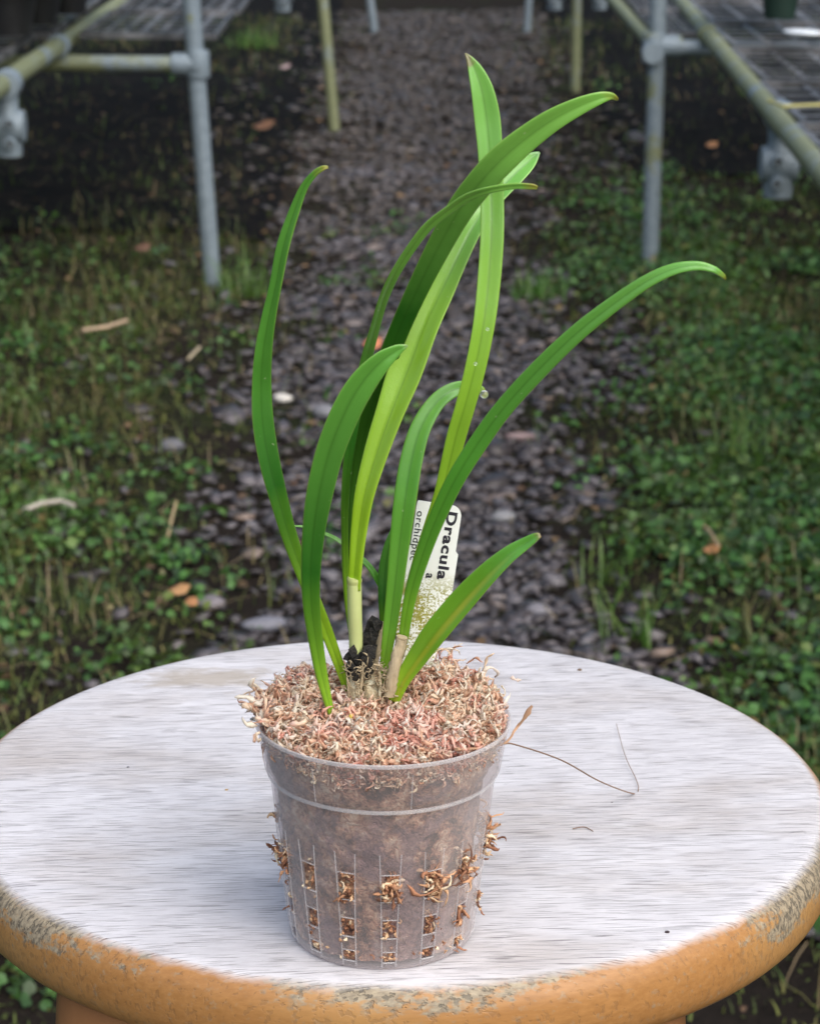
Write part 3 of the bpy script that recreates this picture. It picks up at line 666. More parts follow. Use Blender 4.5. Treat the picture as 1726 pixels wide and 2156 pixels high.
# loose strands
def strands(starts, dirs, length, rad, nseg=7, curl=.9, seed=1):
    rs = np.random.default_rng(seed); N = len(starts); P = np.array(starts, float); D = np.array(dirs, float); D /= np.linalg.norm(D, axis=1)[:, None]
    ln = np.asarray(length)*np.ones(N)/nseg; ax = rs.normal(0, 1, (N, 3)); ax /= np.linalg.norm(ax, axis=1)[:, None]
    rings = []; A0 = np.cross(D, ax); A0 /= np.linalg.norm(A0, axis=1)[:, None] + 1e-9
    K = 4; th = np.arange(K)*2*math.pi/K; pts = [P.copy()]
    w = rs.uniform(.2, 1, N)*curl
    for i in range(nseg):
        D = D + np.cross(ax, D)*w[:, None] + rs.normal(0, .28, (N, 3)); D /= np.linalg.norm(D, axis=1)[:, None]
        P = P + D*ln[:, None]; pts.append(P.copy())
    pts = np.array(pts); r0 = np.asarray(rad)*np.ones(N)
    Vs = []
    for i in range(nseg+1):
        T = pts[min(i+1, nseg)]-pts[max(i-1, 0)]; T /= np.linalg.norm(T, axis=1)[:, None]+1e-9
        A = A0 - T*(A0*T).sum(1)[:, None]; A /= np.linalg.norm(A, axis=1)[:, None]+1e-9; B = np.cross(T, A)
        ta = [.55, .9, 1, 1, 1, .9, .7, .3][min(7, int(i*7/nseg))]
        rr = r0*ta*rs.uniform(.45, 1.5, N)
        for k in range(K):
            rk = rr*rs.uniform(.6, 1.4, N)
            Vs.append(pts[i] + rk[:, None]*(math.cos(th[k])*A + math.sin(th[k])*B*.7))
    Vs = np.array(Vs).reshape(nseg+1, K, N, 3).transpose(2, 0, 1, 3).reshape(-1, 3)
    f = []
    for i in range(nseg):
        for k in range(K): f.append((i*K+k, i*K+(k+1) % K, (i+1)*K+(k+1) % K, (i+1)*K+k))
    f.append((0, 3, 2, 1)); f.append((nseg*K, nseg*K+1, nseg*K+2, nseg*K+3))
    f = np.array(f); nv = (nseg+1)*K
    return Vs, (f[None]+(np.arange(N)*nv)[:, None, None]).reshape(-1, 4)
def join(parts):
    V = []; F_ = []; o = 0
    for v, f in parts: V.append(v); F_.append(f+o); o += len(v)
    return np.concatenate(V), np.concatenate(F_)
m = NT('sphagnum_strands'); r = island(m); g = m.coords(); big = m.noise(g, 95, 3, .6); drk = m.noise(g, 160, 3, .6); sm = m.noise(g, 700, 3, .7)
c1 = m.ramp(r, [(0, (.50, .24, .14)), (.10, (.82, .48, .31)), (.3, (.94, .66, .47)), (.6, (.98, .81, .61)), (.82, (.98, .90, .74)), (1, (.99, .95, .85))])
c2 = m.ramp(r, [(0, (.60, .20, .15)), (.12, (.88, .42, .33)), (.4, (.96, .62, .52)), (.75, (.98, .80, .70)), (1, (.98, .91, .84))])
pv = m.n('Mapping', inp={0: g, 1: (-.012*70, .018*70, -.072*40), 3: (70, 70, 40)}).outputs[0]; pl = m.n('VectorMath', operation='LENGTH', inp={0: pv}).outputs['Value']
pf = m.math('ADD', m.ramp(pl, [(.4, .16), (1.0, 0)]), big)
col = m.mix(m.ramp(pf, [(.50, 0), (.58, .85)]), c1, c2); col = m.mix(m.ramp(drk, [(.57, 0), (.66, .5)]), col, m.mix(.5, col, (.38, .16, .10))); col = m.mix(.15, col, m.mix(sm, (.40, .2, .13), (1, .92, .8)))
m.set(Base_Color=col, Roughness=.75); tr = m.n('BsdfTranslucent', inp={0: col}); ms = m.n('MixShader', inp={0: .42, 1: m.b.outputs[0], 2: tr.outputs[0]}); m.l(ms.outputs[0], m.out.inputs[0]); M['strand'] = m.m
parts = []
rs = np.random.default_rng(11)
N = 10000; a = rs.uniform(0, 2*math.pi, N); rr = .0385*np.sqrt(rs.random(N)); x = rr*np.cos(a); y = rr*np.sin(a)
z = moss_top(x, y) - .003 + rs.uniform(-.002, .003, N)
D = np.stack([rs.normal(0, 1, N), rs.normal(0, 1, N), rs.normal(.15, .5, N)], 1)
D[:, 0] -= x/.0385*.9*(rr > .03); D[:, 1] -= y/.0385*.9*(rr > .03)
V1, F1 = strands(np.stack([x, y, z], 1), D, rs.uniform(.002, .0055, N)*(1+.9*(rs.random(N) > .93)), .00013+.00034*rs.random(N)**1.6, 7, 1.25, 3)
rv = np.hypot(V1[:, 0], V1[:, 1]); lim = .0384; s = np.where((rv > lim) & (V1[:, 2] < .0735), lim/rv, 1); V1[:, 0] *= s; V1[:, 1] *= s
V1[:, 2] = np.minimum(V1[:, 2], moss_top(V1[:, 0], V1[:, 1])+.0045)
parts.append((V1, F1))
N = 4200; a = rs.uniform(0, 2*math.pi, N); rr = .036*np.sqrt(rs.random(N)); x = rr*np.cos(a); y = rr*np.sin(a)
V1, F1 = strands(np.stack([x, y, moss_top(x, y)+rs.uniform(-.001, .0015, N)], 1), np.stack([rs.normal(0, 1, N), rs.normal(0, 1, N), rs.normal(.1, .25, N)], 1), rs.uniform(.004, .011, N)*(1-.3*(rs.random(N) > .5)), rs.uniform(.0003, .00072, N), 7, .9, 5)
rv = np.hypot(V1[:, 0], V1[:, 1]); s = np.where((rv > .0382) & (V1[:, 2] < .0735), .0382/rv, 1); V1[:, 0] *= s; V1[:, 1] *= s
V1[:, 2] = np.clip(V1[:, 2], moss_top(V1[:, 0], V1[:, 1])-.003, moss_top(V1[:, 0], V1[:, 1])+.0042); parts.append((V1, F1))
N = 2500; a = rs.uniform(0, 2*math.pi, N); rr = .0375*np.sqrt(rs.random(N)); x = rr*np.cos(a); y = rr*np.sin(a)
V1, F1 = strands(np.stack([x, y, moss_top(x, y)+rs.uniform(-.001, .002, N)], 1), rs.normal(0, 1, (N, 3)), rs.uniform(.001, .003, N), rs.uniform(.00007, .00016, N), 4, 1.0, 6); parts.append((V1, F1))
def tuft(c, d, n, spread, ln, rad, seed):
    r2 = np.random.default_rng(seed); c = np.array(c); d = np.array(d, float); d /= np.linalg.norm(d)
    S_ = c + r2.normal(0, 1, (n, 3))*np.array(spread); Dd = d + r2.normal(0, .6, (n, 3))
    parts.append(strands(S_, Dd, r2.uniform(.4, 1.2, n)*ln, r2.uniform(.6, 1.3, n)*rad, 7, .8, seed))
# clumps sticking up or out over the rim
def rel(px, py, dy): return aty(px, py, Y0+dy) - np.array([PX, Y0, PB])
tuft(rel(620, 1480, .004), (-1, .1, .05), 10, (.001, .001, .0008), .013, .0009, 21); tuft(rel(560, 1495, .0), (-1, -.1, .2), 16, (.002, .002, .001), .011, .0008, 22)
tuft(rel(585, 1520, -.012), (-1, -.6, .3), 60, (.003, .004, .001), .007, .0006, 29); tuft(rel(560, 1480, .01), (-1, .3, .4), 60, (.003, .004, .001), .007, .0006, 30); tuft(rel(1040, 1480, .008), (1, .1, .6), 40, (.002, .004, .001), .006, .0005, 33); tuft(rel(525, 1490, 0), (.1, 0, .8), 3, (.0004, .0004, .0004), .004, .0007, 26)
tuft(rel(590, 1475, .022), (-.1, 0, 1), 16, (.0014, .002, .001), .011, .0008, 23); tuft(rel(930, 1432, .024), (.1, 0, 1), 60, (.004, .004, .002), .012, .0006, 24)
tuft(rel(1000, 1455, .018), (.3, 0, 1), 30, (.004, .004, .002), .009, .0006, 25); tuft(rel(690, 1455, .02), (-.2, 0, 1), 24, (.005, .003, .001), .007, .0006, 27)
tuft(rel(935, 1400, .028), (.1, 0, 1), 26, (.003, .002, .002), .010, .0004, 28)
main_parts = parts; parts = []
# tufts pushing out of the slots
def slot_tuft(adeg, h, n, ln, sp, seed, rad=.0005, dz=0):
    t = math.radians(adeg); R_ = wall_r(h)-.0015; d = (math.sin(t), -math.cos(t), dz)
    tuft((R_*math.sin(t), -R_*math.cos(t), h), d, n, sp, ln, rad, seed)
slot_tuft(-19, .0285, 34, .0045, (.0012, .0008, .0028), 41); slot_tuft(5, .0295, 46, .0060, (.0013, .0008, .0025), 42, .0006); slot_tuft(29, .031, 36, .0055, (.0013, .001, .0018), 43)
slot_tuft(29, .0255, 14, .006, (.0012, .0008, .001), 44, .0005, -.5)
tuft((.0325*math.sin(math.radians(33)), -.0325*math.cos(math.radians(33))-.001, .0285), (.9, .25, .25), 8, (.0006, .0006, .0006), .012, .0005, 45)
slot_tuft(50, .034, 30, .0075, (.001, .001, .0018), 46); tuft((.0345*math.sin(math.radians(48)), -.0345*math.cos(math.radians(48)), .032), (.9, -.2, -.45), 12, (.0006,)*3, .009, .0006, 47)
slot_tuft(84, .036, 70, .0058, (.001, .002, .0032), 48, .00045); slot_tuft(84, .029, 22, .005, (.001, .001, .002), 49, .00045)
slot_tuft(-68, .031, 46, .0045, (.0008, .0014, .0038), 50); slot_tuft(-90, .0265, 40, .0060, (.001, .001, .0022), 51, .0005); slot_tuft(-92, .039, 18, .004, (.001, .001, .002), 52)
slot_tuft(-43, .029, 20, .002, (.001, .0006, .003), 53); slot_tuft(5, .0145, 30, .0024, (.0014, .0006, .002), 54); slot_tuft(-19, .0145, 30, .0022, (.0014, .0006, .002), 55)
slot_tuft(29, .0145, 30, .003, (.0014, .0006, .002), 56); slot_tuft(53, .014, 24, .005, (.001, .0006, .002), 57); slot_tuft(-43, .0145, 20, .002, (.001, .0006, .002), 58)
for k, aa in enumerate((-43, -19, 5, 29)): slot_tuft(aa, .0048, 12, .0025, (.0012, .0006, .0008), 60+k)
slot_tuft(53, .005, 10, .004, (.0008, .0006, .0015), 66, .0004); slot_tuft(80, .015, 16, .004, (.0008, .0006, .002), 67); slot_tuft(-67, .014, 12, .003, (.0008, .0006, .002), 68)
for adeg, h in ((36, .0125), (38, .0075), (-34, .005), (-4, .004), (20, .0055), (40, .0030)):
    t = math.radians(adeg); R_ = wall_r(h)+.0006; tuft((R_*math.sin(t), -R_*math.cos(t), h+.0006), (random.uniform(-1, 1), -.1, .6), 2, (.0003,)*3, .0025, .0003, int(adeg+500))
m = NT('slot_moss'); r = island(m); m.set(Base_Color=m.ramp(r, [(0, (.14, .06, .035)), (.3, (.38, .17, .09)), (.6, (.58, .31, .17)), (.85, (.72, .48, .28)), (1, (.88, .76, .56))]), Roughness=.8); M['slotmoss'] = m.m
V_, F_ = join(parts); o = link('moss_tufts', mesh_np('moss_tufts', V_, F_), M['slotmoss']); o.location = (PX, Y0, PB)
tag(o, 'brown moss tufts poking out through the slots of the clear pot', 'moss', kind='stuff')
V_, F_ = join(main_parts); o = link('moss_strands', mesh_np('moss_strands', V_, F_), M['strand']); o.location = (PX, Y0, PB)
tag(o, 'loose cream and pink dried sphagnum strands heaped on top of the pot', 'moss', kind='stuff')
# long fibres
def wpt(px, py, z=None, dy=None): return atz(px, py, z) if z is not None else aty(px, py, Y0+dy)
def spline(P, n=8):
    P = np.array(P, float); Q = np.vstack([2*P[0]-P[1], P, 2*P[-1]-P[-2]]); out = []
    for i in range(1, len(Q)-2):
        for t in np.linspace(0, 1, n, endpoint=False):
            out.append(.5*((2*Q[i])+(-Q[i-1]+Q[i+1])*t+(2*Q[i-1]-5*Q[i]+4*Q[i+1]-Q[i+2])*t*t+(-Q[i-1]+3*Q[i]-3*Q[i+1]+Q[i+2])*t**3))
    out.append(Q[-2]); return np.array(out)
M['fibre'] = plain('brown_fibre', (.24, .15, .10), .6, .2)
e1 = wpt(1332, 1671, z=SZ+.0006)
P = spline([wpt(1060, 1566, dy=0), wpt(1085, 1568, dy=.005), wpt(1180, 1600, dy=.03), wpt(1262, 1645, dy=.065), e1, wpt(1343, 1661, z=SZ+.001), wpt(1338, 1640, z=SZ+.001), wpt(1315, 1590, z=SZ+.002), wpt(1297, 1524, z=SZ+.001)], 8)
mb = MB(); mb.tube(P, np.interp(np.arange(len(P)), [0, 32, 40, len(P)], [.00028, .00026, .00017, .00010]), 6); tag(mb.build('dry_root', M['fibre']), 'long thin brown root trailing from the pot rim onto the stool', 'root')
P = spline([wpt(960, 1578, dy=-.030), wpt(1010, 1575, dy=-.022), wpt(1063, 1564, dy=-.008), wpt(1085, 1535, dy=.0), wpt(1105, 1510, dy=.0), wpt(1120, 1486, dy=.0)], 6)
mb = MB(); mb.tube(P, np.interp(np.arange(len(P)), [0, 14, 22, 27, len(P)], [.0009, .0004, .0005, .0009, .0002]), 6, jit=.5, flat=.5); tag(mb.build('moss_stem', plain('moss_stem_tan', (.42, .25, .15), .7)), 'frayed tan moss stem sticking up past the right pot rim', 'stem')
for pts, r, lab in (([(1205, 1745), (1229, 1741), (1248, 1750)], .00018, 'tiny reddish fibre lying on the stool right of the pot'), ):
    mb = MB(); mb.tube(spline([wpt(a_, b_, z=SZ+.0005) for a_, b_ in pts], 5), r, 5); tag(mb.build('fibre', M['fibre']), lab, 'fibre')
for px, py, s, colr, lab in ((1404, 1962, .0009, (.05, .035, .04), 'dark crumb of soil on the right front of the stool'), (1220, 1410, .0012, (.22, .15, .10), 'small brown chip at the rear edge of the stool'), (1288, 1676+12, .0004, (.1, .08, .08), 'tiny dark speck on the stool under the curved root'),
                          (477, 1662, .0007, (.4, .28, .15), 'tan crumb on the stool left of the pot'), (270, 1614, .0005, (.1, .1, .12), 'small dark dot on the left of the stool')):
    P = wpt(px, py, z=SZ+.0003); mb = MB(); mb.blob((0, 0, 0), (s, s*.8, s*.5), .5, 1); o = mb.build('crumb', plain('crumb_'+str(px), colr, .8)); o.location = (P[0], P[1], SZ+s*.3); tag(o, lab, 'crumb')

# ================================================================== ORCHID
OR = empty('orchid_plant', (PX, Y0, PB+.07), 'leafy green orchid with long arching strap leaves growing in the clear pot', 'orchid')
def leaf_mat(name, low, mid, high, p1=.25, p2=.55, dark_mid=.75, tip=(.35, .33, .05), tipw=.975, trans=.22, rib=None):
    m = NT(name); at = m.n('Attribute', attribute_name='lp'); sp = m.n('SeparateXYZ', inp={0: at.outputs['Vector']}); u, s = sp.outputs[0], sp.outputs[1]
    g = m.coords(); n = m.noise(g, 90, 4, .6); ng = m.noise(g, 1400, 3, .6)
    st = m.n('CombineXYZ', inp={0: m.math('MULTIPLY', u, 3.0), 1: m.math('MULTIPLY', s, 9.0), 2: 0.0}); streak = m.noise(st.outputs[0], 2.2, 3, .6)
    uu = m.math('ADD', u, m.math('MULTIPLY', m.math('SUBTRACT', n, .5), .10))
    col = m.ramp(uu, [(p1*.35, low), (p1, m_mix(low, mid, .6)), (p2, mid), (.85, high), (tipw, high), (1.0, tip)])
    col = m.mix(m.ramp(streak, [(.40, .14), (.6, 0)]), col, m.mix(.5, col, (.03, .12, .01))); dot = m.ramp(m.noise(g, 520, 1, .5), [(.77, 0), (.80, .4)]); col = m.mix(dot, col, (.5, .6, .3))
    sa = m.math('ABSOLUTE', s)
    if rib: col = m.mix(m.math('MULTIPLY', m.ramp(s, [(.0, 1), (.30, 0)]) if 0 else m.ramp(m.math('ABSOLUTE', m.math('SUBTRACT', s, rib[1])), [(.08, .8), (.38, 0)]), m.ramp(u, [(.55, 1), (.9, 0)])), col, rib[0])
    mr = m.ramp(m.math('SUBTRACT', sa, m.math('MULTIPLY', ng, .02)), [(.01, .50), (.05, .22), (.22, 0)])
    col = m.mix(mr, col, m.mix(dark_mid, col, (.015, .06, .005)))
    col = m.mix(m.ramp(sa, [(.90, 0), (.99, .35)]), col, (.42, .55, .12))
    m.set(Base_Color=col, Roughness=.26); m.b.inputs['Specular IOR Level'].default_value = .7
    m.bump(m.math('ADD', m.math('MULTIPLY', ng, .5), n), .00025, .45)
    tr = m.n('BsdfTranslucent', inp={0: m.mix(.45, col, (.35, .62, .02))}); ms = m.n('MixShader', inp={0: trans, 1: m.b.outputs[0], 2: tr.outputs[0]}); m.l(ms.outputs[0], m.out.inputs[0]); return m.m
def m_mix(a, b, t): return tuple(x*(1-t)+y*t for x, y in zip(a, b))
def leaf(name, mat, pts, fold=.35, tilt=0, thick=.0007, label=None, keel=0.0, nper=9):
    """pts: (px, py, full width px, dy[, tilt deg]); V-folded closed strap, fold>0 opens towards the camera"""
    P3 = spline([list(aty(p[0], p[1], Y0+p[3])) + [p[2], (p[4] if len(p) > 4 else tilt)] for p in pts], nper)
    C = P3[:, :3]; Wp = np.clip(P3[:, 3], 1.2, None); TL = np.radians(P3[:, 4]); m_ = len(C)
    T = np.gradient(C, axis=0); T /= np.linalg.norm(T, axis=1)[:, None]
    camp = np.array([0, 0, CZ]); Vd = C-camp; dist = np.array([depth(p) for p in C]); Vd /= np.linalg.norm(Vd, axis=1)[:, None]
    S_ = np.cross(T, Vd); S_ /= np.linalg.norm(S_, axis=1)[:, None]
    Nn = np.cross(S_, T); Nn /= np.linalg.norm(Nn, axis=1)[:, None]
    sg = -np.sign((Nn*Vd).sum(1)); Nn *= sg[:, None]
    ct, st = np.cos(TL)[:, None], np.sin(TL)[:, None]; S2 = S_*ct + Nn*st; N2 = -S_*st + Nn*ct
    hw = Wp/FPX*dist/2/np.cos(TL); L = np.concatenate([[0], np.cumsum(np.linalg.norm(np.diff(C, axis=0), axis=1))]); u = L/L[-1]
    ns = 13; ss = np.sin(np.linspace(-math.pi/2, math.pi/2, ns)); V = []; A = []
    for i in range(m_):
        th = thick*min(1, hw[i]/.0012+.15)*(1.5-.7*u[i])
        for side in (1, -1):
            sl = ss if side == 1 else ss[::-1][1:-1]
            for s in sl:
                off = fold*hw[i]*(math.sqrt(s*s+.015)-.35) + (keel*th*2*max(0, 1-abs(s)*4) if side == -1 else 0)*-1
                V.append(C[i] + S2[i]*s*hw[i] + N2[i]*(off + side*th*math.sqrt(max(0, 1-s*s)))); A.append((u[i], s, 0))
    K = ns*2-2; F_ = []
    for i in range(m_-1):
        for k in range(K): k2 = (k+1) % K; F_.append((i*K+k, i*K+k2, (i+1)*K+k2, (i+1)*K+k))
    F_.append(tuple(range(K-1, -1, -1))); F_.append(tuple((m_-1)*K+k for k in range(K)))
    mb = MB().add(V, F_); me = bpy.data.meshes.new(name); me.from_pydata(mb.v, [], mb.f); me.update()
    at = me.attributes.new('lp', 'FLOAT_VECTOR', 'POINT'); at.data.foreach_set('vector', np.array(A, np.float32).ravel())
    bm = bmesh.new(); bm.from_mesh(me); bmesh.ops.recalc_face_normals(bm, faces=bm.faces); bm.to_mesh(me); bm.free()
    o = link(name, me, mat, OR)
    if label: o['label'] = label
    return o
dk, md, lt, yl = (.028, .145, .014), (.10, .35, .035), (.22, .53, .10), (.31, .53, .02)
mA = leaf_mat('leaf_dark', yl, dk, m_mix(md, lt, .3), .22, .42)
mB = leaf_mat('leaf_broad_dark', m_mix(yl, md, .3), dk, m_mix(md, lt, .4), .2, .38, tip=(.3, .42, .15))
mC = leaf_mat('leaf_bright', yl, m_mix(yl, lt, .35), lt, .45, .62, .7, tip=(.2, .4, .15))
mD = leaf_mat('leaf_green_to_light', m_mix(yl, dk, .4), dk, m_mix(lt, yl, .2), .18, .35, .6)
mD2 = leaf_mat('leaf_shaded_to_light', m_mix(yl, dk, .75), (.018, .10, .008), m_mix(lt, yl, .15), .15, .52, .6)  # dark green leaf; shaded side painted in as a longer, darker lower part
mE = leaf_mat('leaf_tall', yl, m_mix(yl, lt, .3), m_mix(lt, (.2, .45, .09), .3), .3, .5, .75, tip=(.25, .22, .1), tipw=.99)
mF = leaf_mat('leaf_arch', m_mix(yl, md, .5), md, m_mix(lt, md, .35), .12, .35, .7)
mG = leaf_mat('leaf_mid', m_mix(yl, md, .4), m_mix(md, lt, .15), lt, .2, .6, .7)
mH = leaf_mat('leaf_short', yl, m_mix(md, yl, .25), m_mix(md, lt, .3), .25, .7, .4, tip=(.2, .12, .04), tipw=.97, rib=((.42, .46, .03), -.28))  # yellowish band puts the fold's lighter half into the colour
# L10 small thin leaf at the back
leaf('leaf', mF, [(812, 1330, 12, .018), (808, 1255, 14, .02), (792, 1215, 14, .02), (765, 1180, 12, .02), (716, 1140, 9, .02), (683, 1123, 7, .02), (648, 1110, 6, .02), (612, 1107, 3, .02)], .3, 10, .0004, 'thin small leaf curving left behind the stalks')
# L11 dark short one
leaf('leaf', mA, [(815, 1400, 16, .014), (812, 1330, 20, .016), (810, 1260, 26, .017), (812, 1200, 28, .018), (820, 1150, 22, .018), (835, 1105, 12, .018), (850, 1080, 3, .018)], .3, -20, .0005)
# L1 tall left
leaf('leaf', mA, [(733, 1478, 16, .004), (727, 1440, 18, .004), (712, 1395, 22, .004), (690, 1335, 26, .004), (668, 1280, 28, .003), (640, 1215, 30, .003, 10), (612, 1140, 33, .002, 15), (592, 1075, 37, .001, 20), (566, 975, 44, 0, 20), (552, 890, 45, 0, 20), (549, 810, 41, 0, 20), (554, 740, 37, -.002, 10), (567, 670, 31, -.004, -15), (583, 600, 26, -.006, -35), (599, 520, 27, -.008, -40), (622, 445, 22, -.010, -35), (641, 395, 17, -.012, -20), (662, 366, 14, -.014, 0), (680, 354, 11, -.015), (691, 352, 5, -.015)], .45, 0, .0007)
# L5 narrow arching one
leaf('leaf', mD, [(738, 1330, 10, .012), (731, 1270, 12, .012), (727, 1200, 14, .012), (725, 1130, 14, .011), (726, 1040, 17, .010), (735, 940, 22, .009), (752, 840, 24, .006), (770, 755, 24, .002), (789, 686, 20, -.004), (805, 632, 20, -.009), (828, 580, 20, -.014), (860, 528, 20, -.018), (899, 477, 20, -.022), (945, 440, 18, -.026), (985, 414, 18, -.030), (1030, 399, 15, -.034), (1080, 391, 13, -.036), (1118, 392, 12, -.037), (1131, 395, 7, -.037)], .5, 25, .0007)
# L4 long dark one ending in the broad bright tip on the right
leaf('leaf', mD2, [(742, 1330, 12, .016), (741, 1230, 15, .018), (742, 1130, 18, .018), (746, 1040, 24, .018), (760, 945, 32, .017), (781, 860, 42, .015), (803, 790, 42, .012), (837, 700, 43, .008), (877, 610, 46, .004), (922, 520, 52, .000), (966, 442, 57, -.005), (1007, 387, 60, -.009), (1055, 335, 62, -.012), (1105, 292, 56, -.014), (1160, 253, 48, -.016), (1215, 224, 38, -.017), (1258, 207, 27, -.017), (1284, 202, 16, -.016), (1296, 207, 9, -.015), (1298, 211, 4, -.014)], .38, 14, .0008)
# L3 big bright central one with the tip folded behind
leaf('leaf', mC, [(747, 1240, 27, .0), (751, 1190, 28, .0), (758, 1120, 34, .001), (771, 1040, 42, .002), (797, 950, 52, .004), (825, 870, 60, .006), (857, 787, 72, .009), (894, 690, 67, .012), (932, 610, 60, .016), (966, 540, 50, .020), (1002, 470, 46, .025), (1040, 415, 48, .030), (1085, 366, 50, .034), (1112, 342, 36, .036), (1130, 326, 14, .037), (1136, 321, 4, .037)], .62, -22, .0009, 'broad bright yellow green leaf on a pale stalk')
# L6 tall upright one
leaf('leaf', mE, [(848, 1330, 12, .010), (857, 1255, 14, .010), (876, 1187, 20, .010), (905, 1108, 28, .008), (927, 1045, 32, .006), (943, 985, 37, .005), (959, 920, 41, .004), (978, 855, 42, .003), (998, 780, 44, .003), (1016, 690, 46, .004), (1027, 600, 49, .006), (1034, 500, 50, .008), (1034, 410, 50, .010), (1030, 320, 52, .011), (1024, 250, 55, .012), (1014, 192, 48, .012), (1001, 152, 34, .012), (988, 125, 16, .012), (979, 112, 3, .012)], .5, 10, .0008, 'tallest leaf, upright with a pointed tip')
# L8 hooked one
leaf('leaf', mG, [(808, 1440, 14, .002), (812, 1390, 22, .003), (822, 1320, 30, .004), (833, 1230, 36, .005), (842, 1150, 42, .006), (853, 1060, 48, .007), (866, 975, 48, .009), (885, 905, 44, .011), (915, 853, 38, .013), (948, 825, 33, .014), (985, 815, 27, .015), (1008, 820, 20, .016), (1018, 830, 13, .017)], .40, -12, .0008)
# L7 long arching right
leaf('leaf', mF, [(849, 1352, 20, .000), (856, 1300, 24, -.001), (866, 1250, 27, -.002), (882, 1195, 30, -.004), (906, 1126, 34, -.007), (932, 1065, 37, -.010), (965, 1000, 39, -.013), (1013, 925, 41, -.016), (1063, 857, 40, -.020), (1135, 778, 40, -.026), (1213, 703, 37, -.032), (1290, 642, 33, -.037), (1360, 594, 29, -.041), (1415, 568, 25, -.043), (1465, 560, 20, -.044), (1500, 567, 15, -.044), (1520, 580, 10, -.043), (1526, 588, 4, -.042)], .32, -10, .0008)
# L2 broad front leaf
leaf('leaf', mB, [(698, 1508, 12, -.010), (688, 1470, 19, -.010), (675, 1415, 26, -.011), (664, 1350, 31, -.012), (655, 1280, 36, -.014), (653, 1205, 41, -.016), (659, 1120, 48, -.019), (671, 1040, 56, -.022), (693, 950, 60, -.025), (727, 865, 62, -.028), (762, 805, 58, -.030), (800, 762, 44, -.031), (833, 738, 26, -.031), (850, 730, 12, -.031), (858, 728, 4, -.031)], .45, 14, .0009, 'broad dark leaf leaning across the front')
# L9 short right leaf
leaf('leaf', mH, [(830, 1474, 26, -.004), (849, 1432, 33, -.005), (882, 1382, 43, -.007), (920, 1330, 52, -.010), (974, 1266, 53, -.013), (1026, 1210, 46, -.016), (1070, 1170, 36, -.018), (1105, 1146, 27, -.019), (1128, 1131, 18, -.020), (1138, 1127, 9, -.020)], .62, -12, .0009, 'short leaf pointing right with a yellowish band painted along its lighter fold half')
# stalks and sheaths
def stalk(name, pts, mat, jit=0, n=12, label=None, flat=1.0):
    P3 = spline([list(aty(p[0], p[1], Y0+p[3])) + [p[2]/2/FPX*.8] for p in pts], 6); mb = MB(); mb.tube(P3[:, :3], P3[:, 3], n, True, jit, flat); o = mb.build(name, mat, OR)
    if label: o['label'] = label
    return o
m = NT('pale_stalk'); n = m.noise(m.coords(scale=(200, 200, 20)), 1, 4); sp = m.n('SeparateXYZ', inp={0: m.coords()})
m.set(Base_Color=m.mix(n, (.42, .50, .15), (.62, .66, .32)), Roughness=.45); m.bump(n, .0003, .5); M['pale'] = m.m
stalk('stalk', [(748, 1395, 25, .001), (749, 1350, 27, .001), (747, 1290, 28, 0), (746, 1228, 28, 0), (746, 1224, 25, 0)], M['pale'], label='pale cream green stalk with a ring joint')
stalk('stalk', [(746, 1232, 27, 0), (746, 1222, 30, 0), (747, 1216, 28, 0)], plain('joint_green', (.50, .55, .20), .5))
m = NT('papery_sheath'); n = m.noise(m.coords(scale=(900, 900, 120)), 1, 5, .7)
m.set(Base_Color=m.mix(n, (.26, .19, .10), (.66, .54, .36)), Roughness=.8); m.bump(n, .0005, .8); M['sheath'] = m.m
stalk('sheath', [(820, 1465, 22, -.005), (827, 1425, 25, -.005), (836, 1385, 24, -.0045), (845, 1350, 23, -.0035), (847, 1341, 21, -.0035)], M['sheath'], .28, label='dry tan papery sheath round the arching leaf base')
m = NT('black_old_sheath'); n = m.noise(m.coords(), 900, 4, .7)
m.set(Base_Color=m.ramp(n, [(.5, (.008, .007, .006)), (.66, (.04, .035, .025)), (.76, (.45, .40, .30))]), Roughness=.7); m.bump(n, .0012, .9); M['black'] = m.m
mb = MB()
for k in range(34):
    px = random.uniform(733, 778); py = random.uniform(1372, 1428); P = aty(px, py, Y0-.0015+random.uniform(-.001, .001)); r_ = random.uniform(.0008, .002); mb.blob(P, (r_, r_*.7, r_*random.uniform(.7, 1.5)), .9, 1)
for k in range(60):
    q = random.random(); px = 742+46*q+random.uniform(-11, 11); py = 1432-112*q+random.uniform(-9, 9)
    P = aty(px, py, Y0+.004+.003*q+random.uniform(-.0015, .0015)); r_ = random.uniform(.0008, .0022); mb.blob(P, (r_, r_*.8, r_*random.uniform(.8, 2)), .9, 1)
mb.build('old_sheath', M['black'], OR, sharp=25)['label'] = 'blackened crumbling old sheath between the stalks'
stalk('old_sheath', [(775, 1440, 16, .008), (785, 1400, 17, .009), (795, 1365, 17, .01), (800, 1330, 18, .012), (806, 1310, 10, .012)], M['sheath'], .3, label='brown dried leaf stub')
m = NT('cream_base'); n = m.noise(m.coords(scale=(500, 500, 100)), 1, 4, .7)
m.set(Base_Color=m.ramp(n, [(.36, (.35, .24, .12)), (.46, (.75, .64, .42)), (.6, (.92, .88, .66))]), Roughness=.7); m.bump(n, .0005, .7); M['cream'] = m.m
stalk('stalk', [(745, 1510, 26, .002), (746, 1465, 30, .001), (747, 1435, 26, .001), (748, 1424, 20, .002)], M['cream'], .12, label='short brownish cream stem base')
stalk('stalk', [(788, 1515, 26, .001), (785, 1475, 30, .0), (780, 1443, 27, .0), (776, 1426, 20, .002)], M['cream'], .12, label='short cream stem base')
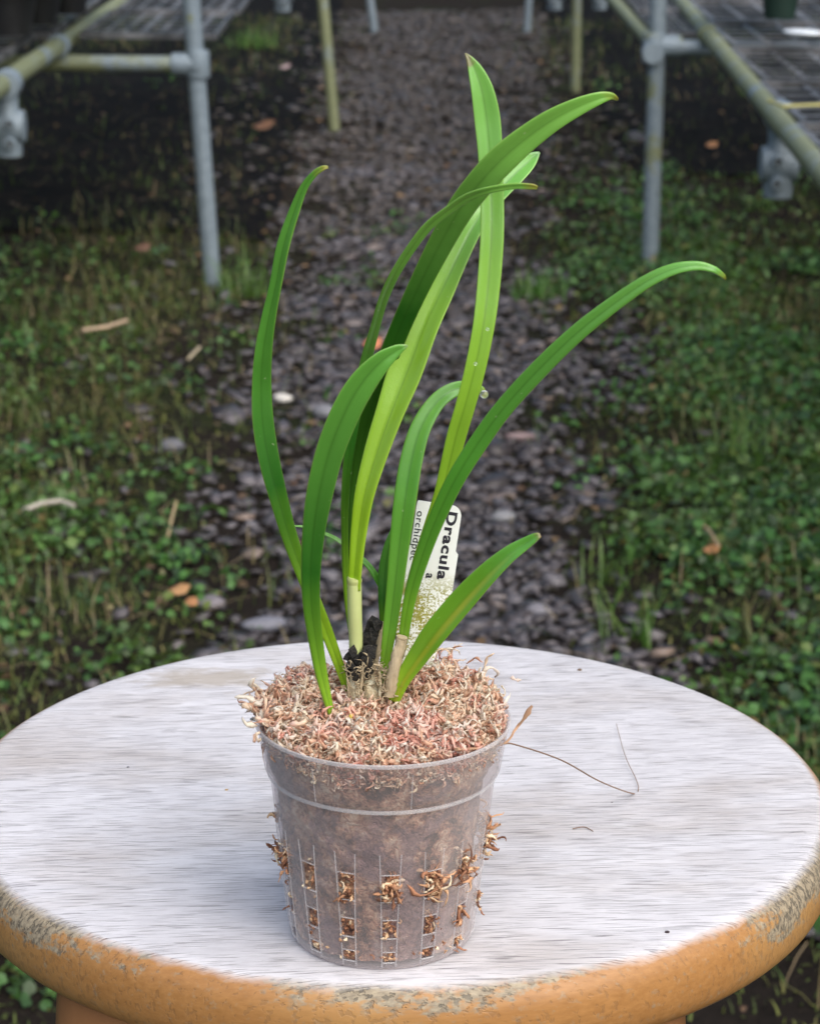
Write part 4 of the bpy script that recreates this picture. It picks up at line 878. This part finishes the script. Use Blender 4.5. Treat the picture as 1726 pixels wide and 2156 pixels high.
for q, (a_, b_, w_) in enumerate((((758, 1462), (764, 1380), 12), ((800, 1470), (796, 1395), 14), ((733, 1472), (729, 1415), 10), ((812, 1462), (818, 1408), 11))):
    stalk('sheath', [(a_[0], a_[1], w_, -.003), ((a_[0]+b_[0])/2+2, (a_[1]+b_[1])/2, w_*1.2, -.003), (b_[0], b_[1], w_*.5, -.002)], M['cream' if q % 2 else 'sheath'], .5, 10, flat=.4)
fz = []
V2, F2 = strands(np.array([aty(random.uniform(730, 845), random.uniform(1392, 1490), Y0+random.uniform(-.006, .005)) for _ in range(420)]), rng.normal(0, 1, (420, 3))*np.array([1, 1, .8]), rng.uniform(.002, .006, 420), rng.uniform(.00008, .00028, 420), 7, 1.2, 90)
o = link('root_hair', mesh_np('root_hair', V2, F2), M['sheath'], OR); o['kind'] = 'stuff'
# water drops
mw = NT('water'); mw.set(Base_Color=(.95, 1, .9), Roughness=.02); mw.b.inputs['Transmission Weight'].default_value = .9; mw.b.inputs['IOR'].default_value = 1.33
for px, py, dy, r, lab in ((1019, 830, .013, .0013, 'round clear drop on the curled tip of the hooked leaf'), (1026, 693, -.0005, .0006, 'tiny water drop halfway up the tallest leaf'), (1001, 766, -.0015, .0006, 'tiny water drop on the tallest leaf beside the gravel')):
    P = aty(px, py, Y0+dy); mb = MB(); mb.blob((0, 0, 0), (r, r, r), 0, 3); o = mb.build('water_drop', mw.m, sharp=80); o.location = P; tag(o, lab, 'drop')
# yellow grain on the moss
P = aty(738, 1507, Y0-.016); mb = MB(); mb.blob((0, 0, 0), (.0007, .0006, .0009), .2, 2); o = mb.build('seed', plain('yellow_grain', (.75, .6, .08), .5)); o.location = P; tag(o, 'small yellow grain lying on the moss below the pale stalk', 'seed')

# ================================================================== LABEL
tl = aty(879, 1053, Y0+.026); bl = aty(838, 1319, Y0+.0195)
ey = bl-tl; ey /= np.linalg.norm(ey); trp = aty(983, 1070, Y0+.026); ex = trp-tl; ex -= ey*ex.dot(ey); ex /= np.linalg.norm(ex); ez = np.cross(ex, ey)
k_ = depth(tl)/FPX                                        # metres per picture unit there
Mtx = Matrix(((ex[0], -ey[0], -ez[0], tl[0]), (ex[1], -ey[1], -ez[1], tl[1]), (ex[2], -ey[2], -ez[2], tl[2]), (0, 0, 0, 1)))
TG = bpy.data.objects.new('plant_label', None); COL.objects.link(TG); TG.matrix_world = Mtx
tag(TG, 'white plastic plant label stained with algae, printed Dracula, stuck in the moss', 'plant label')
w1, w2 = 96, 108     # head and body widths in picture units
out = [(2, 0)]; out += [(w1-22+22*math.sin(q), -22+22*math.cos(q)) for q in np.linspace(0, math.pi/2, 7)]
out += [(w1, -96), (w1+6, -102), (w1+6, -260), (w1-20, -380), (w1-34, -430), (30, -430), (14, -380), (-6, -260), (-6, -102), (0, -96), (0, -3)]
bm = bmesh.new(); vs_ = [bm.verts.new((x*k_, y*k_, .0004)) for x, y in out]; f = bm.faces.new(vs_); bm.normal_update()
g = bmesh.ops.extrude_face_region(bm, geom=[f]); bmesh.ops.translate(bm, verts=[v for v in g['geom'] if isinstance(v, bmesh.types.BMVert)], vec=(0, 0, -.0008)); bmesh.ops.recalc_face_normals(bm, faces=bm.faces)
me = bpy.data.meshes.new('label_strip'); bm.to_mesh(me); bm.free()
m = NT('label_plastic'); c = m.coords(); sp = m.n('SeparateXYZ', inp={0: c}); n = m.noise(c, 420, 4, .7); n2 = m.noise(c, 1500, 3, .7); nl = m.noise(c, 120, 3, .5)
low = m.ramp(m.math('MULTIPLY', sp.outputs[1], -1/(k_*430)), [(.33, 0), (.45, 1), (1, 1)])
ms_ = m.math('MULTIPLY', low, m.ramp(m.math('ADD', m.math('MULTIPLY', n2, .65), m.math('MULTIPLY', nl, .35)), [(.465, 0), (.51, 1)]))
m.set(Base_Color=m.mix(ms_, (.82, .84, .80), m.mix(n, (.17, .14, .015), (.45, .46, .09))), Roughness=.35); M['label'] = m.m
o = link('label_strip', me, M['label'], None, False); o.parent = TG; o.matrix_parent_inverse = Matrix()
M['ink'] = plain('label_ink', (.012, .010, .02), .5, .1)
def text(s, x, y, length, cap, bold=0.0, name='lettering', fixed=False):
    cu = bpy.data.curves.new('t', 'FONT'); cu.body = s; cu.size = 1; cu.offset = bold; cu.extrude = .02; cu.resolution_u = 6; cu.space_character = 1.12
    to = bpy.data.objects.new('t', cu); COL.objects.link(to); bpy.context.view_layer.update()
    me = bpy.data.meshes.new_from_object(to); bpy.data.objects.remove(to)
    V = np.array([v.co[:] for v in me.vertices]); x0, x1 = V[:, 0].min(), V[:, 0].max(); kx = length*k_/(x1-x0); ky = cap*k_/.73
    # reading downwards: text x -> -Y, text up -> +X
    for v, q in zip(me.vertices, V): v.co = ((x*k_ + q[1]*ky), (y*k_ - (q[0]-x0)*kx), .00046 + (q[2] > 0)*.00006)
    o = link(name, me, M['ink'], None, False); o.parent = TG; o.matrix_parent_inverse = Matrix(); return o
text('Dracula', 66, -14, 146, 22, .034)
text('orchidpec', 3, -22, 106, 15.5, .006)
text('(', 33, -12, 5, 15, .01); text('a', 42, -150, 11, 19, .02)
